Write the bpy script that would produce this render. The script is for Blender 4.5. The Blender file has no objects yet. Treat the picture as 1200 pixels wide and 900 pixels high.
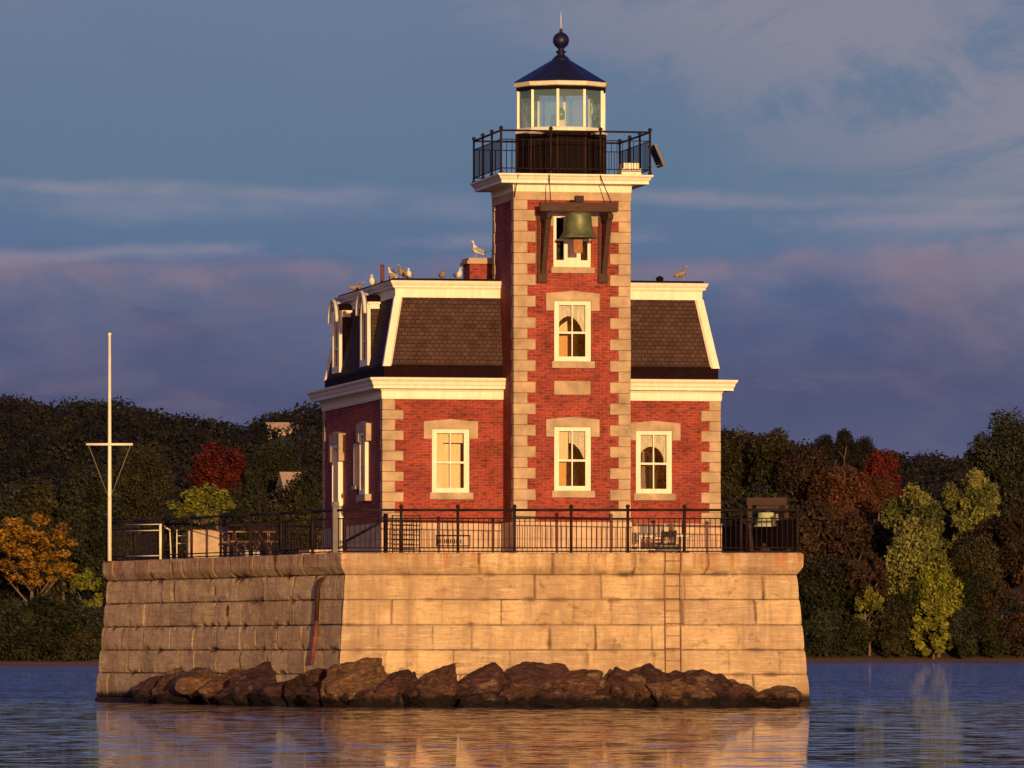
import bpy, bmesh, math, random
import numpy as np
from mathutils import Vector, Matrix, noise
R = math.radians
C = bpy.data.collections.new("scene"); bpy.context.scene.collection.children.link(C)
SC = bpy.context.scene

# ------------------------------------------------------------------ camera
HC = 1.28
cam = bpy.data.cameras.new("camera"); cam_o = bpy.data.objects.new("camera", cam); C.objects.link(cam_o)
cam_o.location = (0, 0, HC); cam_o.rotation_euler = (R(90), 0, 0)
cam.sensor_width = 36; cam.lens = 240; cam.shift_y = 0.2633
cam.clip_start = 1; cam.clip_end = 20000
SC.camera = cam_o

# ------------------------------------------------------------------ sun, sky, exposure
SUN_AZ, SUN_EL = 9.4, 4.2                 # degrees right of the view axis, behind the camera
S = Vector((math.sin(R(SUN_AZ))*math.cos(R(SUN_EL)), -math.cos(R(SUN_AZ))*math.cos(R(SUN_EL)), math.sin(R(SUN_EL))))
sl = bpy.data.lights.new("sun", 'SUN'); sl.energy = 4.5; sl.angle = R(0.5); sl.color = (1.0, 0.65, 0.27)
so = bpy.data.objects.new("sun", sl); C.objects.link(so)
so.rotation_euler = S.to_track_quat('Z', 'Y').to_euler(); so.location = (40, -60, 60)

W = bpy.data.worlds.new("World"); SC.world = W; W.use_nodes = True
nt = W.node_tree; nt.nodes.clear()
def wn(t, **k):
    n = nt.nodes.new(t)
    for a, v in k.items(): setattr(n, a, v)
    return n
def wl(a, b): nt.links.new(a, b)
def wm(op, a, b=None, c=None, clamp=False):
    n = wn('ShaderNodeMath', operation=op, use_clamp=clamp)
    for i, v in enumerate((a, b, c)):
        if v is None: continue
        if isinstance(v, (int, float)): n.inputs[i].default_value = v
        else: wl(v, n.inputs[i])
    return n.outputs[0]
out = wn('ShaderNodeOutputWorld'); bg = wn('ShaderNodeBackground'); bg.inputs[1].default_value = 0.1
wl(bg.outputs[0], out.inputs[0])
sky = wn('ShaderNodeTexSky', sky_type='NISHITA'); sky.sun_disc = False
sky.sun_elevation = R(SUN_EL); sky.sun_rotation = R(180 - SUN_AZ)
sky.air_density = 1.3; sky.dust_density = .9; sky.ozone_density = 2.0
tc = wn('ShaderNodeTexCoord'); sp = wn('ShaderNodeSeparateXYZ'); wl(tc.outputs['Generated'], sp.inputs[0])
x, y, z = sp.outputs
h = wm('SQRT', wm('ADD', wm('MULTIPLY', x, x), wm('MULTIPLY', y, y)))
el = wm('DIVIDE', z, wm('MAXIMUM', h, 0.02))           # tangent of elevation
az = wm('ARCTAN2', x, y)
sx = wm('MULTIPLY', az, 8.0); sy = wm('MULTIPLY', el, 8.0)
def wnoise(ax, ay, scale, detail=6, rough=.55, off=0., dist=0.):
    c = wn('ShaderNodeCombineXYZ'); wl(wm('MULTIPLY', sx, ax), c.inputs[0]); wl(wm('MULTIPLY', sy, ay), c.inputs[1]); c.inputs[2].default_value = off
    n = wn('ShaderNodeTexNoise'); n.inputs['Scale'].default_value = scale; n.inputs['Detail'].default_value = detail
    n.inputs['Roughness'].default_value = rough; n.inputs['Distortion'].default_value = dist
    wl(c.outputs[0], n.inputs['Vector']); return n.outputs[0]
def ss(v, a, b):
    n = wn('ShaderNodeMapRange', interpolation_type='SMOOTHSTEP')
    wl(v, n.inputs[0]); n.inputs[1].default_value = a; n.inputs[2].default_value = b
    return n.outputs[0]
def mixc(f, a, b):
    n = wn('ShaderNodeMix', data_type='RGBA')
    if isinstance(f, (int, float)): n.inputs[0].default_value = f
    else: wl(f, n.inputs[0])
    for i, v in ((6, a), (7, b)):
        if isinstance(v, tuple): n.inputs[i].default_value = (*v, 1)
        else: wl(v, n.inputs[i])
    return n.outputs[2]
def lin(r, g, b, k=1.0):
    f = lambda u: ((u/255+.055)/1.055)**2.4 if u/255 > .04045 else u/255/12.92
    return (f(r)*k, f(g)*k, f(b)*k)
K = 10.0                                   # radiances below are divided by the background strength
# clear evening band opposite the sun, from the horizon up
w1 = wm('MULTIPLY', wm('SUBTRACT', wnoise(1, 2.0, 2.2, 7, .6, 1.3, .3), .5), .20)
syw = wm('ADD', sy, w1)
ramp = wn('ShaderNodeValToRGB'); wl(wm('DIVIDE', syw, 1.2), ramp.inputs[0])
cr = ramp.color_ramp
stops = [(0.0, (90, 88, 112)), (.22, (90, 92, 122)), (.30, (76, 82, 116)), (.37, (80, 92, 127)), (.43, (84, 102, 136)), (.48, (92, 114, 146)), (.56, (96, 119, 146)), (.70, (102, 121, 148)), (.85, (108, 124, 150)), (1.1, (118, 130, 156))]
while len(cr.elements) > 1: cr.elements.remove(cr.elements[-1])
for i, (p, c) in enumerate(stops):
    e = cr.elements[0] if i == 0 else cr.elements.new(p/1.2)
    e.position = p/1.2; e.color = (*lin(*c, 1.0), 1)
low = wn('ShaderNodeVectorMath', operation='SCALE'); wl(ramp.outputs[0], low.inputs[0]); low.inputs[3].default_value = K
col = low.outputs[0]
# mauve cloud bank low down with a billowing top, higher on the right
bank_top = wm('ADD', wm('MULTIPLY', wm('SUBTRACT', wnoise(1, 1, 3.4, 9, .62, 5.2, .2), .5), .22), wm('ADD', wm('MULTIPLY', ss(sx, .0, .45), .05), .445))
bank = wm('MULTIPLY', wm('SUBTRACT', 1.0, ss(wm('SUBTRACT', sy, bank_top), -.035, .02)), ss(syw, .26, .40))
mott = ss(wnoise(1, 1.7, 3.1, 9, .62, 9.1, .5), .34, .68)
k_r = wm('ADD', wm('MULTIPLY', ss(sx, -.05, .22), .50), .38)
col = mixc(wm('MULTIPLY', wm('MULTIPLY', bank, mott), k_r), col, lin(130, 117, 134, K))
edge = wm('MULTIPLY', wm('MULTIPLY', ss(wm('SUBTRACT', sy, bank_top), -.05, -.01), wm('SUBTRACT', 1.0, ss(wm('SUBTRACT', sy, bank_top), -.01, .012))), ss(wnoise(1, 1.5, 6, 6, .6, 51.), .40, .62))
col = mixc(wm('MULTIPLY', edge, .5), col, lin(146, 126, 140, K))
mott2 = wm('MULTIPLY', ss(wnoise(1, 2.4, 5.5, 9, .65, 19.1, .6), .48, .68), wm('SUBTRACT', 1.0, ss(sy, .40, .50)))
col = mixc(wm('MULTIPLY', mott2, .42), col, lin(114, 102, 122, K))
dk = wm('MULTIPLY', ss(wnoise(1, 3.0, 3.5, 8, .62, 61.1, .6), .50, .70), wm('SUBTRACT', 1.0, ss(sy, .38, .47)))
col = mixc(wm('MULTIPLY', dk, .38), col, lin(66, 74, 112, K))
# thin streaks
def streak(c0, wdt, slope, amp, sc, off, lo, hi, colr, k):
    d = wm('SUBTRACT', sy, wm('ADD', wm('ADD', wm('MULTIPLY', sx, slope), c0), wm('MULTIPLY', wm('SUBTRACT', wnoise(1, 0, sc, 3, .5, off), .5), amp)))
    d = wm('ADD', d, wm('MULTIPLY', wm('SUBTRACT', wnoise(1, 3, 14, 5, .6, off+9), .5), wdt*1.2))
    m = wm('SUBTRACT', 1.0, ss(wm('ABSOLUTE', d), 0.0, wdt))
    m = wm('MULTIPLY', m, ss(wnoise(1, 2, 3.2, 7, .6, off+3), lo, hi))
    return mixc(wm('MULTIPLY', m, k), col, lin(*colr, K))
col = streak(.536, .014, -.02, .02, 4, 2.1, .34, .56, (148, 142, 156), .55)
col = streak(.522, .030, -.02, .03, 3, 7.7, .42, .64, (130, 134, 156), .55)
col = streak(.453, .022, .00, .03, 4, 3.3, .30, .55, (134, 116, 136), .55)
col = streak(.486, .014, .04, .03, 5, 12.7, .42, .56, (140, 134, 154), .6)
# veils of grey-mauve high up, thickest to the right
hi = wm('MULTIPLY', ss(wnoise(1, 1.7, 2.3, 10, .66, 21.4, .9), .45, .58), ss(wm('ADD', sy, wm('MULTIPLY', sx, .5)), .62, .92))
col = mixc(wm('MULTIPLY', hi, .62), col, lin(150, 142, 156, K))
hi2 = wm('MULTIPLY', ss(wnoise(1, 1.3, 1.6, 9, .6, 31.4, .5), .42, .68), ss(sy, .56, .8))
col = mixc(wm('MULTIPLY', hi2, .30), col, lin(130, 130, 152, K))
col = mixc(ss(el, .11, .28), col, lin(50, 92, 205, K))
# the painted band gives way to the physical sky higher up and towards the sun
away = wm('SUBTRACT', 1.0, ss(wm('ABSOLUTE', az), .7, 1.7))
lowm = wm('MULTIPLY', away, wm('SUBTRACT', 1.0, ss(el, .45, 1.1)))
skyg = wn('ShaderNodeVectorMath', operation='MULTIPLY'); wl(sky.outputs[0], skyg.inputs[0]); skyg.inputs[1].default_value = (2.4, 1.4, 1.42)
final = mixc(lowm, skyg.outputs[0], col)
wl(final, bg.inputs[0])

vs = SC.view_settings
vs.view_transform = 'Standard'; vs.look = 'None'; vs.exposure = 0.0; vs.gamma = 1.0; vs.use_curve_mapping = False
SC.render.engine = 'CYCLES'
SC.cycles.max_bounces = 6; SC.cycles.diffuse_bounces = 3; SC.cycles.glossy_bounces = 3; SC.cycles.transparent_max_bounces = 8

# ================================================================== helpers
def material(name, base, rough=.8, nscale=3., namt=.2, bump=0., bscale=20., metal=0., stretch=(1, 1, 1), spec=.5, coat=0.):
    m = bpy.data.materials.new(name); m.use_nodes = True; t = m.node_tree; b = t.nodes['Principled BSDF']
    b.inputs['Roughness'].default_value = rough; b.inputs['Metallic'].default_value = metal
    b.inputs['Specular IOR Level'].default_value = spec; b.inputs['Coat Weight'].default_value = coat
    tcn = t.nodes.new('ShaderNodeTexCoord'); mp = t.nodes.new('ShaderNodeMapping'); mp.inputs['Scale'].default_value = stretch
    t.links.new(tcn.outputs['Object'], mp.inputs[0])
    n = t.nodes.new('ShaderNodeTexNoise'); n.inputs['Scale'].default_value = nscale; n.inputs['Detail'].default_value = 8; n.inputs['Roughness'].default_value = .65
    t.links.new(mp.outputs[0], n.inputs[0])
    r = t.nodes.new('ShaderNodeValToRGB'); r.color_ramp.elements[0].position = .3; r.color_ramp.elements[1].position = .7
    r.color_ramp.elements[0].color = (*[c*(1-namt) for c in base], 1); r.color_ramp.elements[1].color = (*[min(1, c*(1+namt)) for c in base], 1)
    t.links.new(n.outputs[0], r.inputs[0]); t.links.new(r.outputs[0], b.inputs['Base Color'])
    if bump:
        n2 = t.nodes.new('ShaderNodeTexNoise'); n2.inputs['Scale'].default_value = bscale; n2.inputs['Detail'].default_value = 6
        t.links.new(tcn.outputs['Object'], n2.inputs[0])
        bp = t.nodes.new('ShaderNodeBump'); bp.inputs['Strength'].default_value = 1; bp.inputs['Distance'].default_value = bump
        t.links.new(n2.outputs[0], bp.inputs['Height']); t.links.new(bp.outputs[0], b.inputs['Normal'])
    return m

def uv_of(me):
    uvl = me.uv_layers.new(name='uv'); nl = len(me.loops)
    co = np.empty(len(me.vertices)*3); me.vertices.foreach_get('co', co); co = co.reshape(-1, 3)
    vi = np.empty(nl, int); me.loops.foreach_get('vertex_index', vi)
    nrm = np.empty(len(me.polygons)*3); me.polygons.foreach_get('normal', nrm); nrm = nrm.reshape(-1, 3)
    lt = np.empty(len(me.polygons), int); me.polygons.foreach_get('loop_total', lt)
    n = np.repeat(nrm, lt, axis=0); p = co[vi]
    uv = np.stack([np.where(np.abs(n[:, 0]) > np.abs(n[:, 1]), p[:, 1], p[:, 0]), p[:, 2]], 1)
    top = np.abs(n[:, 2]) > .8; uv[top] = p[top][:, :2]
    uvl.data.foreach_set('uv', uv.ravel())

class MB:
    """collects shapes and links them as one mesh object"""
    def __init__(s, T=None): s.v = []; s.f = []; s.mi = []; s.T = T; s.cur = 0; s.smooth = []
    def add(s, vs, fs, smooth=False):
        o = len(s.v)
        for p in vs: s.v.append(tuple(s.T(p)) if s.T else tuple(p))
        for f in fs: s.f.append([i+o for i in f]); s.mi.append(s.cur); s.smooth.append(smooth)
        return s
    def box(s, x0, x1, y0, y1, z0, z1, bev=0.):
        if bev:
            e = bev; bm = bmesh.new(); bmesh.ops.create_cube(bm, size=1)
            for v in bm.verts: v.co = Vector((x0+(v.co.x+.5)*(x1-x0), y0+(v.co.y+.5)*(y1-y0), z0+(v.co.z+.5)*(z1-z0)))
            bmesh.ops.bevel(bm, geom=bm.edges[:], offset=e, segments=1, affect='EDGES')
            bm.verts.index_update(); s.add([v.co[:] for v in bm.verts], [[v.index for v in f.verts] for f in bm.faces]); bm.free(); return s
        v = [(x, y, z) for z in (z0, z1) for x, y in ((x0, y0), (x1, y0), (x1, y1), (x0, y1))]
        return s.add(v, [(3, 2, 1, 0), (4, 5, 6, 7), (0, 1, 5, 4), (1, 2, 6, 5), (2, 3, 7, 6), (3, 0, 4, 7)])
    def beam(s, a, b, w, d=None, up=(0, 0, 1)):
        a = Vector(a); b = Vector(b); d = d or w; ax = (b-a).normalized(); u = Vector(up)
        if abs(ax.dot(u)) > .95: u = Vector((0, 1, 0))
        r = ax.cross(u).normalized(); q = r.cross(ax)
        v = []
        for p in (a, b):
            for i, j in ((-1, -1), (1, -1), (1, 1), (-1, 1)): v.append(p + r*(i*w/2) + q*(j*d/2))
        return s.add(v, [(0, 1, 2, 3), (7, 6, 5, 4), (4, 5, 1, 0), (5, 6, 2, 1), (6, 7, 3, 2), (7, 4, 0, 3)])
    def tube(s, pts, r, n=8, cap=True):
        pts = [Vector(p) for p in pts]; rr = r if isinstance(r, (list, tuple)) else [r]*len(pts)
        v = []; f = []; prev = None
        for i, p in enumerate(pts):
            t = (pts[min(i+1, len(pts)-1)] - pts[max(i-1, 0)]).normalized()
            if prev is None:
                u = Vector((0, 0, 1)) if abs(t.z) < .9 else Vector((1, 0, 0)); r1 = t.cross(u).normalized()
            else: r1 = (prev - t*prev.dot(t)).normalized()
            prev = r1; r2 = t.cross(r1)
            for k in range(n):
                a = 2*math.pi*k/n; v.append(p + (r1*math.cos(a)+r2*math.sin(a))*rr[i])
            if i:
                for k in range(n):
                    a, b = (i-1)*n+k, (i-1)*n+(k+1) % n; f.append((a, b, b+n, a+n))
        if cap: f.append(tuple(range(n))[::-1]); f.append(tuple((len(pts)-1)*n+k for k in range(n)))
        return s.add(v, f, True)
    def lathe(s, prof, c=(0, 0, 0), n=24, smooth=True, phase=0.):
        v = []; f = []
        for r, z in prof:
            for k in range(n):
                a = 2*math.pi*k/n + phase; v.append((c[0]+r*math.sin(a), c[1]-r*math.cos(a), c[2]+z))
        for i in range(len(prof)-1):
            for k in range(n):
                a, b = i*n+k, i*n+(k+1) % n; f.append((a, b, b+n, a+n))
        f.append(tuple(range(n))[::-1]); f.append(tuple((len(prof)-1)*n+k for k in range(n)))
        return s.add(v, f, smooth)
    def ball(s, c, r, n=10, sc=(1, 1, 1)):
        prof = [(math.sin(math.pi*i/n)*r+1e-5, -math.cos(math.pi*i/n)*r) for i in range(n+1)]
        o = len(s.v); T = s.T; s.T = None; s.lathe(prof, (0, 0, 0), 2*n); s.T = T
        for i in range(o, len(s.v)):
            p = s.v[i]; p = (c[0]+p[0]*sc[0], c[1]+p[1]*sc[1], c[2]+p[2]*sc[2]); s.v[i] = tuple(T(p)) if T else p
        return s
    def prism(s, poly, d0, d1, axis='y'):
        """poly of (u,z); extruded along the remaining axis"""
        n = len(poly); v = []
        for d in (d0, d1):
            for u, z in poly: v.append((u, d, z) if axis == 'y' else (d, u, z))
        f = [tuple(range(n)), tuple(range(2*n-1, n-1, -1))]
        for i in range(n):
            j = (i+1) % n; f.append((j, i, i+n, j+n))
        return s.add(v, f)
    def ring(s, prof, rect):
        """moulding: profile of (outward, z) mitred round a rectangle a0,a1,b0,b1"""
        a0, a1, b0, b1 = rect; v = []; f = []
        for o, z in prof: v += [(a0-o, b0-o, z), (a1+o, b0-o, z), (a1+o, b1+o, z), (a0-o, b1+o, z)]
        for i in range(len(prof)-1):
            for k in range(4):
                a, b = i*4+k, i*4+(k+1) % 4; f.append((a, b, b+4, a+4))
        return s.add(v, f)
    def build(s, name, mats, parent=None, fix=False):
        me = bpy.data.meshes.new(name); me.from_pydata(s.v, [], s.f)
        for m in (mats if isinstance(mats, (list, tuple)) else [mats]): me.materials.append(m)
        me.polygons.foreach_set('material_index', s.mi); me.polygons.foreach_set('use_smooth', s.smooth)
        if fix:
            bm = bmesh.new(); bm.from_mesh(me); bmesh.ops.recalc_face_normals(bm, faces=bm.faces[:]); bm.to_mesh(me); bm.free()
        me.update(); uv_of(me)
        o = bpy.data.objects.new(name, me); C.objects.link(o)
        if parent: o.parent = parent
        return o
def tag(o, label, cat, group=None, kind=None):
    if label: o['label'] = label
    if cat: o['category'] = cat
    if group: o['group'] = group
    if kind: o['kind'] = kind
    return o
def empty(name, loc, rz=0, label=None, cat=None, group=None):
    o = bpy.data.objects.new(name, None); C.objects.link(o); o.location = loc; o.rotation_euler = (0, 0, rz)
    return tag(o, label, cat, group)
def kids(o): return [c for c in C.objects if c.parent == o]
def copy_tree(o, parent=None):
    c = o.copy(); C.objects.link(c)
    if parent: c.parent = parent
    for ch in kids(o): copy_tree(ch, c)
    return c

# ================================================================== materials
def brick_mat():
    m = bpy.data.materials.new('brick'); m.use_nodes = True; t = m.node_tree; b = t.nodes['Principled BSDF']; L = t.links.new
    uv = t.nodes.new('ShaderNodeUVMap'); br = t.nodes.new('ShaderNodeTexBrick'); L(uv.outputs[0], br.inputs[0])
    br.inputs['Color1'].default_value = (.31, .044, .033, 1); br.inputs['Color2'].default_value = (.17, .022, .026, 1); br.inputs['Mortar'].default_value = (.32, .16, .13, 1)
    br.inputs['Scale'].default_value = 1; br.inputs['Mortar Size'].default_value = .005; br.inputs['Brick Width'].default_value = .205
    br.inputs['Row Height'].default_value = .068; br.inputs['Bias'].default_value = -.35; br.inputs['Mortar Smooth'].default_value = .1
    n = t.nodes.new('ShaderNodeTexNoise'); n.inputs['Scale'].default_value = 1.3; n.inputs['Detail'].default_value = 6; L(uv.outputs[0], n.inputs[0])
    mp = t.nodes.new('ShaderNodeMapping'); mp.inputs['Scale'].default_value = (5.5, 16, 1); L(uv.outputs[0], mp.inputs[0])
    wn_ = t.nodes.new('ShaderNodeTexNoise'); wn_.inputs['Scale'].default_value = 1.0; wn_.inputs['Detail'].default_value = 1; L(mp.outputs[0], wn_.inputs[0])
    r0 = t.nodes.new('ShaderNodeMapRange'); L(n.outputs[0], r0.inputs[0]); r0.inputs[1].default_value = .3; r0.inputs[2].default_value = .7; r0.inputs[3].default_value = .68; r0.inputs[4].default_value = 1.22
    r1 = t.nodes.new('ShaderNodeMapRange'); L(wn_.outputs[0], r1.inputs[0]); r1.inputs[1].default_value = .25; r1.inputs[2].default_value = .5; r1.inputs[3].default_value = .45; r1.inputs[4].default_value = 1.05
    mu = t.nodes.new('ShaderNodeMath'); mu.operation = 'MULTIPLY'; L(r0.outputs[0], mu.inputs[0]); L(r1.outputs[0], mu.inputs[1])
    vm = t.nodes.new('ShaderNodeVectorMath'); vm.operation = 'SCALE'; L(br.outputs[0], vm.inputs[0]); L(mu.outputs[0], vm.inputs[3]); L(vm.outputs[0], b.inputs['Base Color'])
    bp = t.nodes.new('ShaderNodeBump'); bp.inputs['Distance'].default_value = .006; bp.invert = True; L(br.outputs['Fac'], bp.inputs['Height']); L(bp.outputs[0], b.inputs['Normal'])
    b.inputs['Roughness'].default_value = .85; b.inputs['Specular IOR Level'].default_value = .25
    return m
def slate_mat():
    m = bpy.data.materials.new('slate'); m.use_nodes = True; t = m.node_tree; b = t.nodes['Principled BSDF']; L = t.links.new
    uv = t.nodes.new('ShaderNodeUVMap'); br = t.nodes.new('ShaderNodeTexBrick'); L(uv.outputs[0], br.inputs[0])
    br.inputs['Color1'].default_value = (.080, .043, .039, 1); br.inputs['Color2'].default_value = (.050, .027, .027, 1); br.inputs['Mortar'].default_value = (.034, .019, .019, 1)
    br.inputs['Scale'].default_value = 1; br.inputs['Mortar Size'].default_value = .012; br.inputs['Brick Width'].default_value = .145; br.inputs['Row Height'].default_value = .10; br.inputs['Bias'].default_value = -.1
    br.inputs['Mortar Smooth'].default_value = .8
    n = t.nodes.new('ShaderNodeTexNoise'); n.inputs['Scale'].default_value = 2.3; n.inputs['Detail'].default_value = 7; n.inputs['Roughness'].default_value = .7; L(uv.outputs[0], n.inputs[0])
    r0 = t.nodes.new('ShaderNodeMapRange'); L(n.outputs[0], r0.inputs[0]); r0.inputs[1].default_value = .3; r0.inputs[2].default_value = .7; r0.inputs[3].default_value = .7; r0.inputs[4].default_value = 1.35
    vm = t.nodes.new('ShaderNodeVectorMath'); vm.operation = 'SCALE'; L(br.outputs[0], vm.inputs[0]); L(r0.outputs[0], vm.inputs[3]); L(vm.outputs[0], b.inputs['Base Color'])
    bp = t.nodes.new('ShaderNodeBump'); bp.inputs['Distance'].default_value = .012; bp.invert = True; L(br.outputs['Fac'], bp.inputs['Height']); L(bp.outputs[0], b.inputs['Normal'])
    b.inputs['Roughness'].default_value = .85; b.inputs['Specular IOR Level'].default_value = .15
    return m
def granite_mat():
    m = bpy.data.materials.new('granite'); m.use_nodes = True; t = m.node_tree; b = t.nodes['Principled BSDF']; L = t.links.new
    tc = t.nodes.new('ShaderNodeTexCoord'); sp = t.nodes.new('ShaderNodeSeparateXYZ'); L(tc.outputs['Object'], sp.inputs[0])
    def noise_(sc, st, det=8, ro=.65):
        mp = t.nodes.new('ShaderNodeMapping'); mp.inputs['Scale'].default_value = st; L(tc.outputs['Object'], mp.inputs[0])
        n = t.nodes.new('ShaderNodeTexNoise'); n.inputs['Scale'].default_value = sc; n.inputs['Detail'].default_value = det; n.inputs['Roughness'].default_value = ro
        L(mp.outputs[0], n.inputs[0]); return n.outputs[0]
    def rng(v, a, b_, c, d):
        r = t.nodes.new('ShaderNodeMapRange'); L(v, r.inputs[0]); r.inputs[1].default_value = a; r.inputs[2].default_value = b_; r.inputs[3].default_value = c; r.inputs[4].default_value = d; return r.outputs[0]
    def mth(op, a, b_):
        n = t.nodes.new('ShaderNodeMath'); n.operation = op
        for i, v in enumerate((a, b_)):
            if isinstance(v, (int, float)): n.inputs[i].default_value = v
            else: L(v, n.inputs[i])
        return n.outputs[0]
    def mix(f, a, b_):
        n = t.nodes.new('ShaderNodeMix'); n.data_type = 'RGBA'; L(f, n.inputs[0])
        for i, v in ((6, a), (7, b_)):
            if isinstance(v, tuple): n.inputs[i].default_value = (*v, 1)
            else: L(v, n.inputs[i])
        return n.outputs[2]
    at = t.nodes.new('ShaderNodeAttribute'); at.attribute_name = 'block'
    c = mix(rng(noise_(1.6, (1, 1, 1)), .3, .7, 0, 1), (.46, .325, .205), (.66, .47, .28))
    c = mix(rng(at.outputs['Fac'], .2, 1, 0, .65), c, (.36, .25, .195))
    c = mix(rng(noise_(3.2, (.5, .35, 7)), .48, .68, 0, .7), c, (.74, .57, .37))
    c = mix(rng(noise_(2.7, (.45, .3, 6), 8, .7), .52, .68, 0, .6), c, (.27, .175, .12))         # horizontal bedding
    c = mix(rng(noise_(14, (1, 1, 1)), .5, .75, 0, .5), c, (.30, .20, .16))              # speckle
    # rust runs below the railing feet, only on the cap course
    capm = rng(sp.outputs[2], 3.05, 3.6, 0, 1)
    runs = mth('MULTIPLY', rng(noise_(6, (1, 1, .07), 5), .46, .60, 0, 1), capm)
    c = mix(mth('MULTIPLY', runs, .85), c, (.36, .15, .055))
    # grey water stains running down
    st = mth('MULTIPLY', rng(noise_(2.2, (1.3, .8, .12), 6), .50, .66, 0, 1), .62)
    c = mix(st, c, (.25, .17, .14))
    jt = t.nodes.new('ShaderNodeAttribute'); jt.attribute_name = 'joint'
    c = mix(mth('MULTIPLY', jt.outputs['Fac'], rng(noise_(1.5, (1, .5, 1.6), 5), .36, .55, .35, 1)), c, (.055, .028, .022))
    c = mix(rng(noise_(.8, (1, .5, .7), 8, .68), .47, .62, 0, .6), c, (.29, .18, .115))
    c = mix(rng(noise_(2.6, (1, .4, 1.4), 8, .72), .57, .68, 0, .65), c, (.15, .085, .06))
    c = mix(rng(noise_(1.9, (1, .4, .5), 8, .7), .60, .72, 0, .5), c, (.72, .55, .36))
    # weed line at the water
    zz = mth('ADD', sp.outputs[2], mth('MULTIPLY', noise_(4, (1, 1, .3)), -.45))
    c = mix(rng(zz, -.05, .35, .6, 0), c, (.16, .10, .075))
    c = mix(rng(zz, -.02, .10, 1, 0), c, (.018, .010, .008))
    L(c, b.inputs['Base Color']); b.inputs['Roughness'].default_value = .82; b.inputs['Specular IOR Level'].default_value = .3
    bp = t.nodes.new('ShaderNodeBump'); bp.inputs['Distance'].default_value = .02; bp.inputs['Strength'].default_value = .8
    L(mth('ADD', noise_(8, (1, .28, 1.6)), mth('MULTIPLY', noise_(26, (1, .3, 1)), .4)), bp.inputs['Height']); L(bp.outputs[0], b.inputs['Normal'])
    return m
M = dict(
    brick=brick_mat(), slate=slate_mat(), granite=granite_mat(),
    stone=material('sandstone', (.40, .295, .21), .85, 1.8, .38, .006, 25),
    base=material('foundation_stone', (.56, .38, .28), .85, 2.0, .22, .012, 12),
    white=material('white_paint', (.78, .72, .63), .55, 3, .13, .002, 25, stretch=(3, 3, .5)),
    trimold=material('weathered_white_paint', (.72, .68, .62), .6, 4, .2, .002, 30, stretch=(3, 3, .5)),
    black=material('black_paint', (.010, .006, .007), .9, 6, .3, spec=.05),
    navy=material('dark_blue_roof_paint', (.008, .008, .045), .45, 5, .3, spec=.3),
    iron=material('dark_iron', (.018, .009, .011), .65, 8, .4, spec=.2),
    ironred=material('brown_iron', (.045, .016, .013), .7, 8, .4, spec=.2),
    roofdark=material('dark_roofing', (.012, .004, .006), .9, 6, .3, .01, 20, spec=.08),
    wood=material('old_timber', (.060, .026, .021), .85, 4, .35, .01, 18, stretch=(1, 1, 4)),
    darkwood=material('dark_timber', (.034, .016, .015), .85, 4, .35, .01, 18),
    bronze=material('verdigris_bronze', (.13, .15, .075), .5, 3.5, .45, .004, 12, metal=.35),
    palebell=material('pale_green_bronze', (.40, .42, .26), .6, 4, .25, .004, 12),
    clap=material('rusty_iron', (.30, .11, .05), .7, 8, .3),
    curtain=material('cream_curtain', (.60, .57, .48), .9, 6, .32, .01, 14, stretch=(5, 5, .7)),
    blind=material('yellow_blind', (.74, .64, .40), .9, 3, .16, stretch=(5, 5, .5)),
    amber=material('varnished_shutter', (.62, .33, .10), .6, 3, .15, stretch=(6, 6, 1)),
    drape=material('grey_drape', (.20, .16, .15), .9, 8, .4, stretch=(5, 5, .5)),
    dark=material('unlit_room_black', (.010, .006, .008), .9, 2, .2),  # shade of unlit rooms put into a near-black colour
    gull=material('white_plumage', (.72, .68, .62), .85, 10, .08), gullgrey=material('grey_plumage', (.30, .28, .28), .85, 10, .15),
    gullbrown=material('mottled_brown_plumage', (.26, .18, .14), .9, 14, .4), bill=material('yellow_bill', (.6, .38, .08), .5, 5, .1),
    rust=material('rusted_pipe', (.15, .040, .033), .7, 6, .5), ladder=material('ladder_iron', (.26, .13, .075), .7, 6, .3),
    pole=material('cream_pole_paint', (.80, .74, .62), .5, 6, .08), rope=material('manila_rope', (.22, .17, .14), .9, 30, .3),
    planter=material('planter_stone', (.44, .31, .23), .9, 5, .22, .012, 20),
    solar=material('solar_cells', (.015, .012, .03), .2, 5, .2), deck=material('deck_gravel', (.28, .24, .17), .95, 2, .25, .02, 8),
    plank=material('weathered_plank', (.20, .10, .085), .85, 5, .3), greyslat=material('grey_slats', (.14, .12, .14), .7, 5, .2),
    lens=material('green_lens', (.03, .16, .10), .15, 5, .2),
)
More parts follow.
